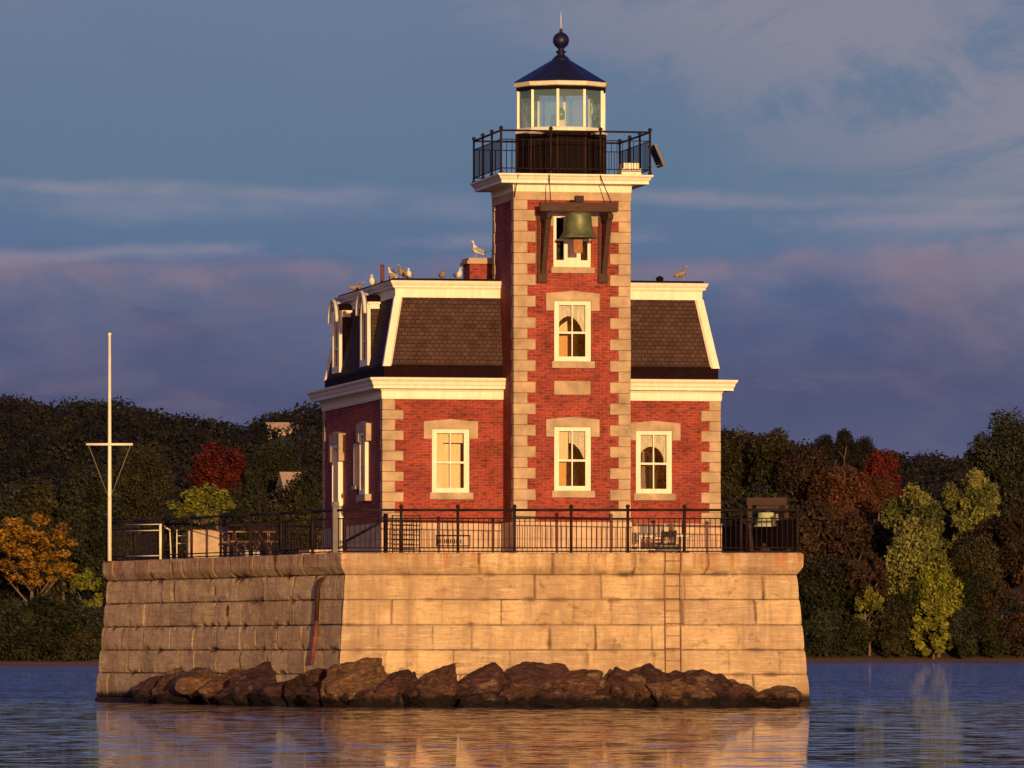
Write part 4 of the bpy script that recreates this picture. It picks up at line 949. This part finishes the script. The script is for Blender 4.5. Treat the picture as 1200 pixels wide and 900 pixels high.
gull('gull', gl(-1.35, 2.9, 10.63), R(60), .8, 'gull crouched in front of the chimney beside the tower', 'brown', True)
gull('gull', gl(3.28, 2.05, 10.63), R(190), .95, 'mottled gull facing right on the right hand roof corner', 'brown')

# ================================================================== boulders at the waterline
def rock_mat(name, c1, c2, c3):
    m = bpy.data.materials.new(name); m.use_nodes = True; t = m.node_tree; b = t.nodes['Principled BSDF']; L = t.links.new
    tc = t.nodes.new('ShaderNodeNewGeometry'); sp = t.nodes.new('ShaderNodeSeparateXYZ'); L(tc.outputs['Position'], sp.inputs[0])
    def nz(s, st=(1, 1, 1), rot=0.):
        mp = t.nodes.new('ShaderNodeMapping'); mp.inputs['Scale'].default_value = st; mp.inputs['Rotation'].default_value = (.2, rot, .3); L(tc.outputs['Position'], mp.inputs[0])
        n = t.nodes.new('ShaderNodeTexNoise'); n.inputs['Scale'].default_value = s; n.inputs['Detail'].default_value = 8; n.inputs['Roughness'].default_value = .68; L(mp.outputs[0], n.inputs[0]); return n.outputs[0]
    def rg(v, a, b_, c, d):
        r = t.nodes.new('ShaderNodeMapRange'); L(v, r.inputs[0]); r.inputs[1].default_value = a; r.inputs[2].default_value = b_; r.inputs[3].default_value = c; r.inputs[4].default_value = d; return r.outputs[0]
    def mix(f, a, b_):
        n = t.nodes.new('ShaderNodeMix'); n.data_type = 'RGBA'; L(f, n.inputs[0])
        for i, v in ((6, a), (7, b_)):
            if isinstance(v, tuple): n.inputs[i].default_value = (*v, 1)
            else: L(v, n.inputs[i])
        return n.outputs[2]
    c = mix(rg(nz(1.7), .38, .62, 0, 1), c1, c2); c = mix(rg(nz(5.0, (1, 1, 4), .6), .5, .68, 0, .8), c, c3); c = mix(rg(nz(11), .55, .7, 0, .7), c, (.02, .012, .010))
    a = t.nodes.new('ShaderNodeMath'); a.operation = 'ADD'; L(sp.outputs[2], a.inputs[0]); L(rg(nz(3), .3, .7, .2, -.2), a.inputs[1])
    ab = t.nodes.new('ShaderNodeMath'); ab.operation = 'ABSOLUTE'; sb = t.nodes.new('ShaderNodeMath'); sb.operation = 'SUBTRACT'; L(nz(1.6, (1, 1, 1.8), .7), sb.inputs[0]); sb.inputs[1].default_value = .5; L(sb.outputs[0], ab.inputs[0])
    c = mix(rg(ab.outputs[0], .004, .016, .85, 0), c, (.014, .007, .006))
    c = mix(rg(nz(2.0, (1, 1, 1.4), .9), .57, .66, 0, .55), c, (.26, .16, .10))
    c = mix(rg(a.outputs[0], .16, .32, 1, 0), c, (.008, .004, .004))
    L(c, b.inputs['Base Color']); b.inputs['Roughness'].default_value = .75; b.inputs['Specular IOR Level'].default_value = .2
    bp = t.nodes.new('ShaderNodeBump'); bp.inputs['Distance'].default_value = .05; L(nz(6, (1, 1, 2.5), .5), bp.inputs['Height']); L(bp.outputs[0], b.inputs['Normal'])
    return m
RK = [rock_mat('brown_rock', (.052, .021, .019), (.090, .038, .030), (.19, .10, .06)), rock_mat('purple_rock', (.030, .012, .016), (.056, .023, .026), (.11, .055, .045)), rock_mat('ochre_rock', (.066, .031, .023), (.105, .055, .034), (.24, .14, .075))]
def boulder(pxx, wpx, top, Y, dep, mat, seed, label, skew=0.):
    rn = random.Random(seed); X = (pxx-600)/8000*Y; W_ = wpx/8000*Y; zt = HC+(766-top)/8000*Y; zb = -.35; H = zt-zb
    bm = bmesh.new(); bmesh.ops.create_icosphere(bm, subdivisions=5, radius=1)
    planes = []
    for _ in range(15):
        n_ = Vector((rn.gauss(0, 1), rn.gauss(0, 1), rn.gauss(0, .8))).normalized(); planes.append((n_, rn.uniform(.42, .74)))
    for v in bm.verts:
        p = v.co.copy()
        for n_, d_ in planes:
            t_ = p.dot(n_)-d_
            if t_ > 0: p -= n_*t_*.96
        q = p*2.0 + Vector((seed*3.1, 0, 0))
        k = noise.noise(q)*.07 + noise.noise(q*2.3)*.05 - max(0, noise.noise(q*1.7+Vector((9,0,0)))-.25)*.25 + abs(noise.noise(Vector((q.x*1.5, q.y*1.5, q.z*3))))*-.04 + noise.noise(q*6)*.022
        p += p.normalized()*k; v.co = p
    xs = [v.co.x for v in bm.verts]; ys_ = [v.co.y for v in bm.verts]; zs = [v.co.z for v in bm.verts]
    for v in bm.verts:
        fx_ = (v.co.x-min(xs))/(max(xs)-min(xs))-.5; fy_ = (v.co.y-min(ys_))/(max(ys_)-min(ys_))-.5; fz_ = (v.co.z-min(zs))/(max(zs)-min(zs))
        v.co = Vector((fx_*W_ + skew*W_*(fz_-.4), fy_*dep, zb+fz_*H))
    me = bpy.data.meshes.new('boulder'); bm.to_mesh(me); bm.free(); me.materials.append(RK[mat])
    o = bpy.data.objects.new('boulder', me); C.objects.link(o); o.location = (X, Y, 0)
    tag(o, label, 'boulder', 'boulders heaped along the foot of the pier')
BS = [
 (413, 78, 770, 165.9, 1.1, 2, 'pointed boulder leaning right at the front left corner of the pier', .18),
 (447, 62, 789, 165.5, 1.2, 0, 'squat ochre brown boulder right of the pointed corner boulder', 0),
 (474, 42, 784, 165.7, 1.0, 1, 'narrow upright boulder just left of the big domed boulder', 0),
 (512, 72, 777, 165.7, 1.1, 0, 'left half of the big domed pair of boulders', .05),
 (560, 84, 776, 165.6, 1.2, 1, 'big smooth domed boulder below the left window', 0),
 (500, 60, 806, 164.9, .8, 1, 'low dark boulder at the waterline under the domed pair', 0),
 (625, 96, 775, 165.7, 1.1, 1, 'broad sloping boulder below the left edge of the tower', -.06),
 (672, 66, 784, 165.6, 1.1, 0, 'wedge boulder with a dark crack below the tower middle', .1),
 (610, 80, 800, 164.9, .9, 0, 'flat reddish slab at the waterline below the tower edge', 0),
 (655, 70, 806, 164.8, .8, 1, 'low dark slab at the waterline below the tower window', 0),
 (708, 56, 793, 165.5, 1.0, 1, 'small dark boulder below the right edge of the tower', 0),
 (733, 62, 781, 165.8, 1.0, 1, 'dark squarish boulder left of the ladder', 0),
 (763, 72, 777, 165.7, 1.1, 1, 'tallest dark boulder directly beneath the pier ladder', -.1),
 (742, 58, 800, 164.9, .9, 2, 'tawny rounded boulder at the waterline left of the ladder foot', 0),
 (806, 76, 784, 165.7, 1.1, 1, 'dark flat topped boulder just right of the ladder', 0),
 (798, 90, 798, 164.9, 1.0, 2, 'streaked tan boulder at the waterline right of the ladder', .05),
 (846, 66, 789, 165.7, 1.0, 1, 'dark sloping boulder where the heap drops on the right', -.15),
 (868, 52, 799, 165.4, .9, 0, 'small tan boulder between the heap and the last low rock', 0),
 (903, 72, 803, 165.3, 1.1, 2, 'low elongated boulder last on the right before the bare wall', .1),
 (852, 60, 812, 164.9, .7, 1, 'half sunken dark rock near the right end of the heap', 0),
 (700, 80, 812, 164.7, .7, 0, 'half sunken brown rock below the tower right edge', 0),
 (565, 60, 812, 164.6, .7, 1, 'half sunken dark rock at the foot of the domed boulder', 0),
 (430, 60, 808, 164.8, .8, 0, 'half sunken brown rock in front of the pointed corner boulder', 0),
]
for i, (p_, w_, t_, Y_, d_, mt, lb, sk) in enumerate(BS): boulder(p_, w_, t_, Y_, d_, mt, i+3, lb, sk)
LS = [
 (374, 60, 783, .35, 1, 'boulder under the rusty pipe at the left wall'),
 (348, 66, 790, .5, 1, 'dark boulder just left of the rusty pipe'),
 (318, 96, 775, .45, 1, 'tallest purple brown boulder against the shaded left wall'),
 (282, 70, 783, .5, 0, 'brown boulder left of the tallest one on the shaded side'),
 (250, 70, 777, .35, 2, 'ochre streaked boulder leaning on the shaded left wall'),
 (215, 66, 782, .35, 2, 'yellowish boulder at the left end of the shaded heap'),
 (190, 50, 791, .3, 1, 'last boulder on the left touching the shaded wall'),
 (300, 80, 803, 1.0, 0, 'low reddish rock at the waterline on the shaded side'),
 (345, 76, 800, 1.2, 1, 'low dark rock at the waterline left of the pier corner'),
 (232, 70, 806, .8, 1, 'low dark rock at the waterline below the ochre boulder'),
 (392, 56, 800, .9, 0, 'rounded rock wrapping the front left corner of the pier'),
 (265, 50, 806, 1.3, 2, 'small pale block at the waterline on the shaded side'),
 (195, 56, 812, .7, 0, 'low rock at the waterline at the far left end of the heap'),
]
for i, (p_, w_, t_, ou, mt, lb) in enumerate(LS):
    q = on_left(p_, ou+.1); boulder(p_, w_*1.4, t_, q.y, 1.5, mt, i+60, lb)

# ================================================================== trees
def leaf_mat(name, c1, c2, trans=.25):
    m = bpy.data.materials.new(name); m.use_nodes = True; t = m.node_tree; b = t.nodes['Principled BSDF']; L = t.links.new
    at = t.nodes.new('ShaderNodeAttribute'); at.attribute_name = 'tint'
    oi = t.nodes.new('ShaderNodeObjectInfo'); ad = t.nodes.new('ShaderNodeMath'); ad.operation = 'MULTIPLY_ADD'; L(oi.outputs['Random'], ad.inputs[0]); ad.inputs[1].default_value = .3; ad.inputs[2].default_value = -.15
    a2 = t.nodes.new('ShaderNodeMath'); a2.use_clamp = True; L(at.outputs['Fac'], a2.inputs[0]); L(ad.outputs[0], a2.inputs[1])
    mx = t.nodes.new('ShaderNodeMix'); mx.data_type = 'RGBA'; mx.inputs[6].default_value = (*c1, 1); mx.inputs[7].default_value = (*c2, 1); L(a2.outputs[0], mx.inputs[0])
    L(mx.outputs[2], b.inputs['Base Color']); b.inputs['Roughness'].default_value = .7; b.inputs['Specular IOR Level'].default_value = .15
    return m
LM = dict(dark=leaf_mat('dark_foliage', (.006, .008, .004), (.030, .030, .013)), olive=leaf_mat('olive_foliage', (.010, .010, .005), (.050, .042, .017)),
    brown=leaf_mat('brown_foliage', (.013, .008, .006), (.055, .030, .018)), rust=leaf_mat('rust_foliage', (.022, .010, .007), (.11, .042, .020)),
    red=leaf_mat('red_foliage', (.024, .004, .004), (.11, .016, .011)), orange=leaf_mat('orange_foliage', (.040, .020, .005), (.38, .19, .020)),
    yellow=leaf_mat('yellow_green_foliage', (.03, .04, .008), (.23, .22, .028)), light=leaf_mat('light_green_foliage', (.030, .038, .012), (.21, .20, .055)),
    grey=leaf_mat('grey_green_foliage', (.008, .010, .007), (.038, .040, .022)), far=leaf_mat('cloud_shaded_far_foliage', (.003, .003, .004), (.020, .018, .014)))  # the far leaves carry the hills' cloud shadow in their dark colour
bark = material('bark', (.12, .075, .055), .9, 5, .35)
def crown_mesh(seed, nblob, per, leaf, spread=.36, squash=.85, topbias=0., fill=.75, zst=1.3):
    rn = np.random.RandomState(seed); V = []; T = []
    for _ in range(nblob):
        while True:
            c = rn.uniform(-1, 1, 3)
            if np.dot(c, c) < 1 and np.dot(c, c) > (1-fill)**2: break
        c[0] *= 1-spread*.6; c[1] *= 1-spread*.6; c[2] = c[2]*(1-spread*.5)
        wz = 1-topbias*max(0, c[2])*.75; c[0] *= wz; c[1] *= wz
        r = spread*rn.uniform(.55, 1.15); bt = rn.uniform(0, 1)
        d = rn.normal(size=(per, 3)); d /= np.linalg.norm(d, axis=1)[:, None]
        rad = r*(.55+.5*rn.uniform(0, 1, per)**.6)*(1+.35*rn.normal(size=per)*.4)
        p = c + d*rad[:, None]*np.array([1, 1, squash])
        nrm = d*.7 + rn.normal(size=(per, 3))*.6 + np.array([0, 0, .25]); nrm /= np.linalg.norm(nrm, axis=1)[:, None]
        u = np.cross(nrm, rn.normal(size=(per, 3))); u /= np.linalg.norm(u, axis=1)[:, None]; w = np.cross(nrm, u); u[:, 2] /= zst; w[:, 2] /= zst
        s = leaf*rn.uniform(.6, 1.3, per)[:, None]
        quad = np.stack([p-u*s, p-w*s*.6, p+u*s, p+w*s*.6], 1)
        V.append(quad.reshape(-1, 3)); T.append(np.clip(bt*.62-.06+rn.uniform(0, .5, per), 0, 1))
    V = np.concatenate(V); T = np.concatenate(T); nq = len(T)
    V[:, 2] += 1
    me = bpy.data.meshes.new('crown'); me.vertices.add(len(V)); me.vertices.foreach_set('co', V.ravel())
    me.loops.add(nq*4); me.loops.foreach_set('vertex_index', np.arange(nq*4)); me.polygons.add(nq); me.polygons.foreach_set('loop_start', np.arange(nq)*4)
    me.update(); at = me.attributes.new('tint', 'FLOAT', 'FACE'); at.data.foreach_set('value', T.astype(np.float32)); me.validate()
    return me
def trunk_mesh(seed):
    rn = random.Random(seed); m = MB()
    pts = [Vector((0, 0, -.05))]
    for i in range(6): pts.append(pts[-1] + Vector((rn.uniform(-.03, .03), rn.uniform(-.03, .03), .16)))
    m.tube(pts, [.042, .034, .030, .025, .020, .013, .006], 7)
    for k in range(9):
        i = rn.randint(2, 5); p = pts[i]; a = rn.uniform(0, 6.28); l = rn.uniform(.18, .36)
        q1 = p + Vector((math.cos(a)*l*.5, math.sin(a)*l*.5, l*.45)); q2 = q1 + Vector((math.cos(a+.3)*l*.5, math.sin(a+.3)*l*.5, l*.5))
        m.tube([p, q1, q2], [.016, .010, .004], 5)
        q3 = q1 + Vector((math.cos(a-.9)*l*.4, math.sin(a-.9)*l*.4, l*.3)); m.tube([q1, q3], [.007, .003], 4)
    return m
CR = dict(full=crown_mesh(1, 70, 150, .060), full2=crown_mesh(2, 80, 140, .058, .30), full3=crown_mesh(3, 60, 160, .062, .40, .8, .4), loose=crown_mesh(4, 46, 110, .075, .24, .7, .1, .9),
          cone=crown_mesh(5, 60, 120, .06, .28, .9, .9), bush=crown_mesh(6, 50, 120, .085, .36), sparse=crown_mesh(7, 34, 60, .060, .22, .8, .1, .9), airy=crown_mesh(8, 75, 75, .050, .17, .7, .1, .95), big=crown_mesh(9, 120, 190, .036, .26, .85, .3), tall=crown_mesh(10, 62, 190, .050, .23, .6, .25, .9, 1.8))
TRK = [trunk_mesh(11), trunk_mesh(12)]; TRM = []
for t_ in TRK:
    o = t_.build('trunk', bark); TRM.append(o.data); bpy.data.objects.remove(o)
def tree(pxx, top, wpx, Y, crown, mat, label, group, base=.22, name='tree', trunk=True, lift=0., cat='tree', seed=None):
    X = (pxx-600)/8000*Y; zt = HC+(766-top)/8000*Y; zg = ground(X, Y) + lift; H = zt-zg; r = wpx/8000*Y/2
    e = empty(name, (X, Y, zg), 0, label, cat, group)
    rn = random.Random(int(pxx*7+top*3))
    c = bpy.data.objects.new('crown', CR[crown]); C.objects.link(c); c.parent = e
    ch = min(H*(1-base), r*2*(1.75 if mat in ('light', 'yellow') else 1.3)); c.location = (0, 0, H-ch); c.scale = (r*rn.uniform(.95, 1.05), r, ch/2); c.rotation_euler = (0, 0, rn.uniform(0, 6.28))
    if not c.data.materials: c.data.materials.append(LM['dark'])
    c.material_slots[0].link = 'OBJECT'; c.material_slots[0].material = LM[mat]
    if trunk:
        t = bpy.data.objects.new('trunk', TRM[rn.randint(0, 1)]); C.objects.link(t); t.parent = e; t.scale = (H*.6, H*.6, (H-ch*.52)); t.rotation_euler = (0, 0, rn.uniform(0, 6.28))
    return e
GL, GR = 'trees on the left river bank', 'trees on the right river bank'
LT = [
 (40, 596, 118, 799, 'airy', 'orange', 'orange yellow autumn tree spreading at the left edge of the photo', .42),
 (101, 664, 42, 796, 'sparse', 'yellow', 'small bright green sapling beside the left end of the pier', .40),
 (165, 516, 92, 880, 'big', 'olive', 'large dark olive tree just right of the flagpole', .15),
 (254, 520, 76, 905, 'full2', 'red', 'crimson red maple above the left deck railing', .30),
 (322, 512, 84, 900, 'big', 'dark', 'dark green tree between the red maple and the brick wall', .15),
 (290, 560, 70, 850, 'full3', 'dark', 'dark tree below and right of the red maple', .1),
 (352, 554, 84, 862, 'full', 'olive', 'olive tree hiding most of the small pale house', .1),
 (372, 545, 66, 860, 'full2', 'dark', 'dark tree half hidden by the left edge of the house', .1),
 (105, 548, 90, 870, 'full2', 'grey', 'grey green tree just left of the flagpole', .12),
 (45, 555, 86, 875, 'full3', 'olive', 'olive tree rising behind the orange autumn tree', .12),
 (-8, 566, 90, 870, 'full', 'grey', 'grey green tree cut by the left edge of the photo', .12),
 (75, 610, 80, 835, 'full', 'dark', 'dark tree filling the gap right of the orange tree', .08),
 (215, 590, 84, 845, 'full', 'olive', 'brownish olive tree behind the stone planter', .08),
 (130, 610, 80, 830, 'full3', 'dark', 'dark tree standing directly behind the flagpole foot', .08),
 (5, 640, 80, 815, 'full2', 'dark', 'dark tree under the orange tree at the far left', .05),
]
for p_ in LT: tree(*p_[:5], p_[5], p_[6], GL, p_[7])
BU = [(14, 700, 76, 793, 'bush', 'grey', 'dark rounded shrub at the water on the far left'), (62, 694, 80, 794, 'bush', 'dark', 'dark shrub at the water below the orange tree'),
      (105, 708, 66, 793, 'bush', 'grey', 'grey green shrub at the water touching the pier end'), (38, 735, 70, 790.5, 'bush', 'dark', 'lowest dark shrub hanging over the left waterline'), (88, 740, 60, 790.5, 'bush', 'olive', 'low olive shrub at the left waterline near the pier')]
for p_ in BU: tree(*p_[:5], p_[5], p_[6], 'shrubs on the left river bank', .0, 'shrub', False, 0, 'shrub')
RT = [
 (862, 500, 76, 1200, 'full', 'olive', 'tall olive tree touching the right edge of the house', .1),
 (908, 504, 70, 1190, 'full2', 'olive', 'olive tree above the pale deck bell', .1),
 (942, 520, 66, 1180, 'full', 'brown', 'brown autumn tree just right of the deck bell', .1),
 (985, 548, 84, 1165, 'full2', 'rust', 'rust brown tree below the pointed far tree', .1),
 (890, 560, 96, 1150, 'full3', 'dark', 'dark tree directly behind the deck bell', .08),
 (955, 585, 90, 1140, 'full', 'brown', 'brown tree beyond the right corner of the railing', .08),
 (1005, 600, 74, 1135, 'loose', 'brown', 'thin half bare brown tree left of the light green one', .1),
 (965, 650, 84, 1115, 'full', 'dark', 'dark low tree beside the right pier wall', .05),
 (1034, 528, 52, 1235, 'full2', 'red', 'small round red orange tree on the right skyline', .15),
 (1030, 556, 46, 1230, 'full', 'rust', 'rust coloured crown just below the round red orange tree', .15),
 (1072, 548, 92, 1126, 'tall', 'light', 'light green tree, left of the pale pair on the right bank', .18),
 (1142, 533, 86, 1140, 'tall', 'light', 'light green tree, right of the pale pair on the right bank', .25),
 (1100, 600, 90, 1150, 'full', 'dark', 'dark tree in the gap between the two light green trees', .1),
 (1045, 600, 60, 1150, 'full3', 'dark', 'dark tree behind the left light green tree', .1),
 (1187, 478, 124, 1200, 'big', 'grey', 'tallest dark tree at the right edge of the photo', .1),
 (1166, 600, 90, 1128, 'full3', 'brown', 'brown tree under the right light green tree', .08),
 (1205, 590, 80, 1120, 'full2', 'brown', 'brown tree cut by the right edge of the photo', .06),
 (1040, 660, 70, 1118, 'full3', 'dark', 'dark low tree left of the bright yellow green one', .06),
 (1100, 645, 56, 1109, 'full3', 'yellow', 'bright yellow green young tree under the light green pair', .08),
 (1140, 665, 60, 1112, 'full', 'dark', 'dark low tree right of the bright yellow green one', .05),
 (1175, 680, 60, 1108, 'sparse', 'brown', 'half bare reddish tree near the right edge waterline', .2),
 (1072, 610, 84, 1116, 'full2', 'light', 'light green lower tree hiding the trunk of the left pale tree', .05),
 (1145, 625, 64, 1118, 'full', 'olive', 'olive tree below the right light green tree', .05),
 (1094, 700, 66, 1105.5, 'loose', 'yellow', 'yellow green foliage hanging to the beach below the young tree', .0),
 (1015, 640, 60, 1112, 'airy', 'brown', 'twiggy brown tree above the pale leaved sapling', .05),
 (1060, 690, 60, 1108, 'full3', 'dark', 'dark low tree touching the yellow green foliage on its left', .0),
 (1019, 684, 40, 1106, 'sparse', 'yellow', 'thin sapling with scattered pale leaves near the beach', .15),
]
for p_ in RT: tree(*p_[:5], p_[5], p_[6], GR, p_[7])
BU = [(960, 712, 60, 1105, 'bush', 'grey', 'grey green shrub at the beach beside the pier'), (1000, 722, 56, 1104.5, 'bush', 'dark', 'dark shrub at the beach below the pale leaved sapling'),
      (1045, 716, 56, 1104.5, 'bush', 'olive', 'olive shrub at the beach left of the yellow green tree'), (1128, 712, 50, 1104.5, 'bush', 'grey', 'grey shrub at the beach right of the yellow green tree'), (1190, 716, 60, 1105, 'bush', 'brown', 'brown shrub at the beach at the right edge of the photo'), (1160, 722, 50, 1104.5, 'bush', 'dark', 'dark shrub at the beach under the half bare tree')]
for p_ in BU: tree(*p_[:5], p_[5], p_[6], 'shrubs on the right river bank', .0, 'shrub', False, 0, 'shrub')
FT = [(988, 499, 34, 1700, 'cone', 'far', 'pointed dark tree standing highest on the far right skyline'), (966, 508, 30, 1700, 'full', 'far', 'round dark tree left of the pointed one on the skyline'),
      (1012, 512, 34, 1700, 'full2', 'far', 'round dark tree right of the pointed one on the skyline'), (918, 520, 40, 1750, 'full', 'far', 'dark skyline tree behind the brown autumn tree')]
for p_ in FT: tree(*p_[:5], p_[5], p_[6], 'trees on the far skyline', .1)
# shrub in the planter
a = Vector(px(237, 620, 178)); e = empty('planter_shrub', (a.x, a.y, DECK+.75), 0, 'yellow green leafy shrub growing out of the stone planter', 'shrub')
me = crown_mesh(33, 60, 40, .075, .24, .9, .0, .9); me.materials.append(LM['yellow'])
c = bpy.data.objects.new('foliage', me); C.objects.link(c); c.parent = e; c.scale = (.90, .6, .60); c.location = (0, 0, .08)
m = MB()
rn = random.Random(4)
for k in range(9): aa = rn.uniform(0, 6.28); m.tube([(0, 0, 0), (math.cos(aa)*.25, math.sin(aa)*.15, .4), (math.cos(aa)*.6, math.sin(aa)*.35, .8)], [.022, .014, .006], 5)
m.build('stems', bark, e)

# undergrowth along both banks and canopy on the far hills: uncountable
def leafcloud(name, pts, sizes, leaf, per, mat, seed):
    rn = np.random.RandomState(seed); V = []; T = []
    for (p0, r) in zip(pts, sizes):
        d = rn.normal(size=(per, 3)); d /= np.linalg.norm(d, axis=1)[:, None]; d[:, 2] = np.abs(d[:, 2])*1.0-.15
        p = np.array(p0) + d*(r*rn.uniform(.75, 1.1, per))[:, None]
        nrm = d*.9 + rn.normal(size=(per, 3))*.5; nrm /= np.linalg.norm(nrm, axis=1)[:, None]
        u = np.cross(nrm, rn.normal(size=(per, 3))); u /= np.linalg.norm(u, axis=1)[:, None]; w_ = np.cross(nrm, u); s = leaf*rn.uniform(.6, 1.3, per)[:, None]
        V.append(np.stack([p-u*s, p-w_*s*.7, p+u*s, p+w_*s*.7], 1).reshape(-1, 3)); T.append(np.clip(rn.uniform(0, .65)+rn.uniform(0, .35, per), 0, 1))
    V = np.concatenate(V); T = np.concatenate(T); nq = len(T)
    me = bpy.data.meshes.new(name); me.vertices.add(len(V)); me.vertices.foreach_set('co', V.ravel()); me.loops.add(nq*4); me.loops.foreach_set('vertex_index', np.arange(nq*4)); me.polygons.add(nq); me.polygons.foreach_set('loop_start', np.arange(nq)*4)
    me.update(); at = me.attributes.new('tint', 'FLOAT', 'FACE'); at.data.foreach_set('value', T.astype(np.float32)); me.validate(); me.materials.append(mat)
    o = bpy.data.objects.new(name, me); C.objects.link(o); return o
rn = random.Random(8); pts = []; sz = []
for _ in range(420):
    X_ = rn.uniform(-75, -15); Y_ = shore(X_) + 3 + rn.random()**1.5*70; pts.append((X_, Y_, ground(X_, Y_)+.6)); sz.append(rn.uniform(1.2, 2.8))
for _ in range(520):
    X_ = rn.uniform(28, 95); Y_ = shore(X_) + 4.5 + rn.random()**1.5*90; pts.append((X_, Y_, ground(X_, Y_)+.6)); sz.append(rn.uniform(1.2, 2.9))
for _ in range(900):
    X_ = rn.uniform(-230, 260)
    if -75 < X_ < -22 or 30 < X_ < 95: continue
    Y_ = shore(X_) + 5 + rn.random()*120; pts.append((X_, Y_, ground(X_, Y_)+3)); sz.append(rn.uniform(3.5, 7.5))
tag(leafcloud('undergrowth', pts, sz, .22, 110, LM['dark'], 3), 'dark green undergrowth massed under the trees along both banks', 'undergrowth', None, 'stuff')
pts = []; sz = []
for _ in range(3000):
    Y_ = rn.uniform(1300, 2600); u_ = rn.uniform(-.17, .17)
    if -.028 < u_ < .026 and rn.random() < .35: continue
    if abs(600+8000*u_-330) < 24 and 2000 < Y_ < 2312: continue
    X_ = u_*Y_; pts.append((X_, Y_, ground(X_, Y_)+1)); sz.append(rn.uniform(5, 10.5))
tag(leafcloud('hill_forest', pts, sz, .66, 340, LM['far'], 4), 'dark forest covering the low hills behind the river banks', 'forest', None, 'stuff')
# houses on the far hill
def house(pxx, py, Y, w_, label, cm, chim=True):
    X = (pxx-600)/8000*Y; zt = HC+(766-py)/8000*Y; e = empty('hillside_house', (X, Y, zt-8), R(10), label, 'house', 'houses on the far hill')
    MB().box(-w_/2, w_/2, -4, 4, -6, 5.4).build('wall', cm, e)
    MB().prism([(-4.4, 5.4), (4.4, 5.4), (0, 8)], -w_/2-.4, w_/2+.4, 'x').build('roof', M['planter'], e, True)
    if chim: m = MB(); m.box(-w_/4, -w_/4+1, -.6, .6, 6, 9); m.build('chimney', M['planter'], e)
    m = MB(); [m.box(-w_/2+1+k*2.5, -w_/2+2+k*2.5, -4.05, -3.98, 2.5, 4.2) for k in range(int(w_/2.5))]; m.build('windows', M['dark'], e)
house(330, 495, 2300, 10, 'pinkish roofed house high on the hill left of the lighthouse', M['planter'], False)
house(340, 553, 885, 2.0, 'small pale house among trees lower on the hill', M['stone'], False)
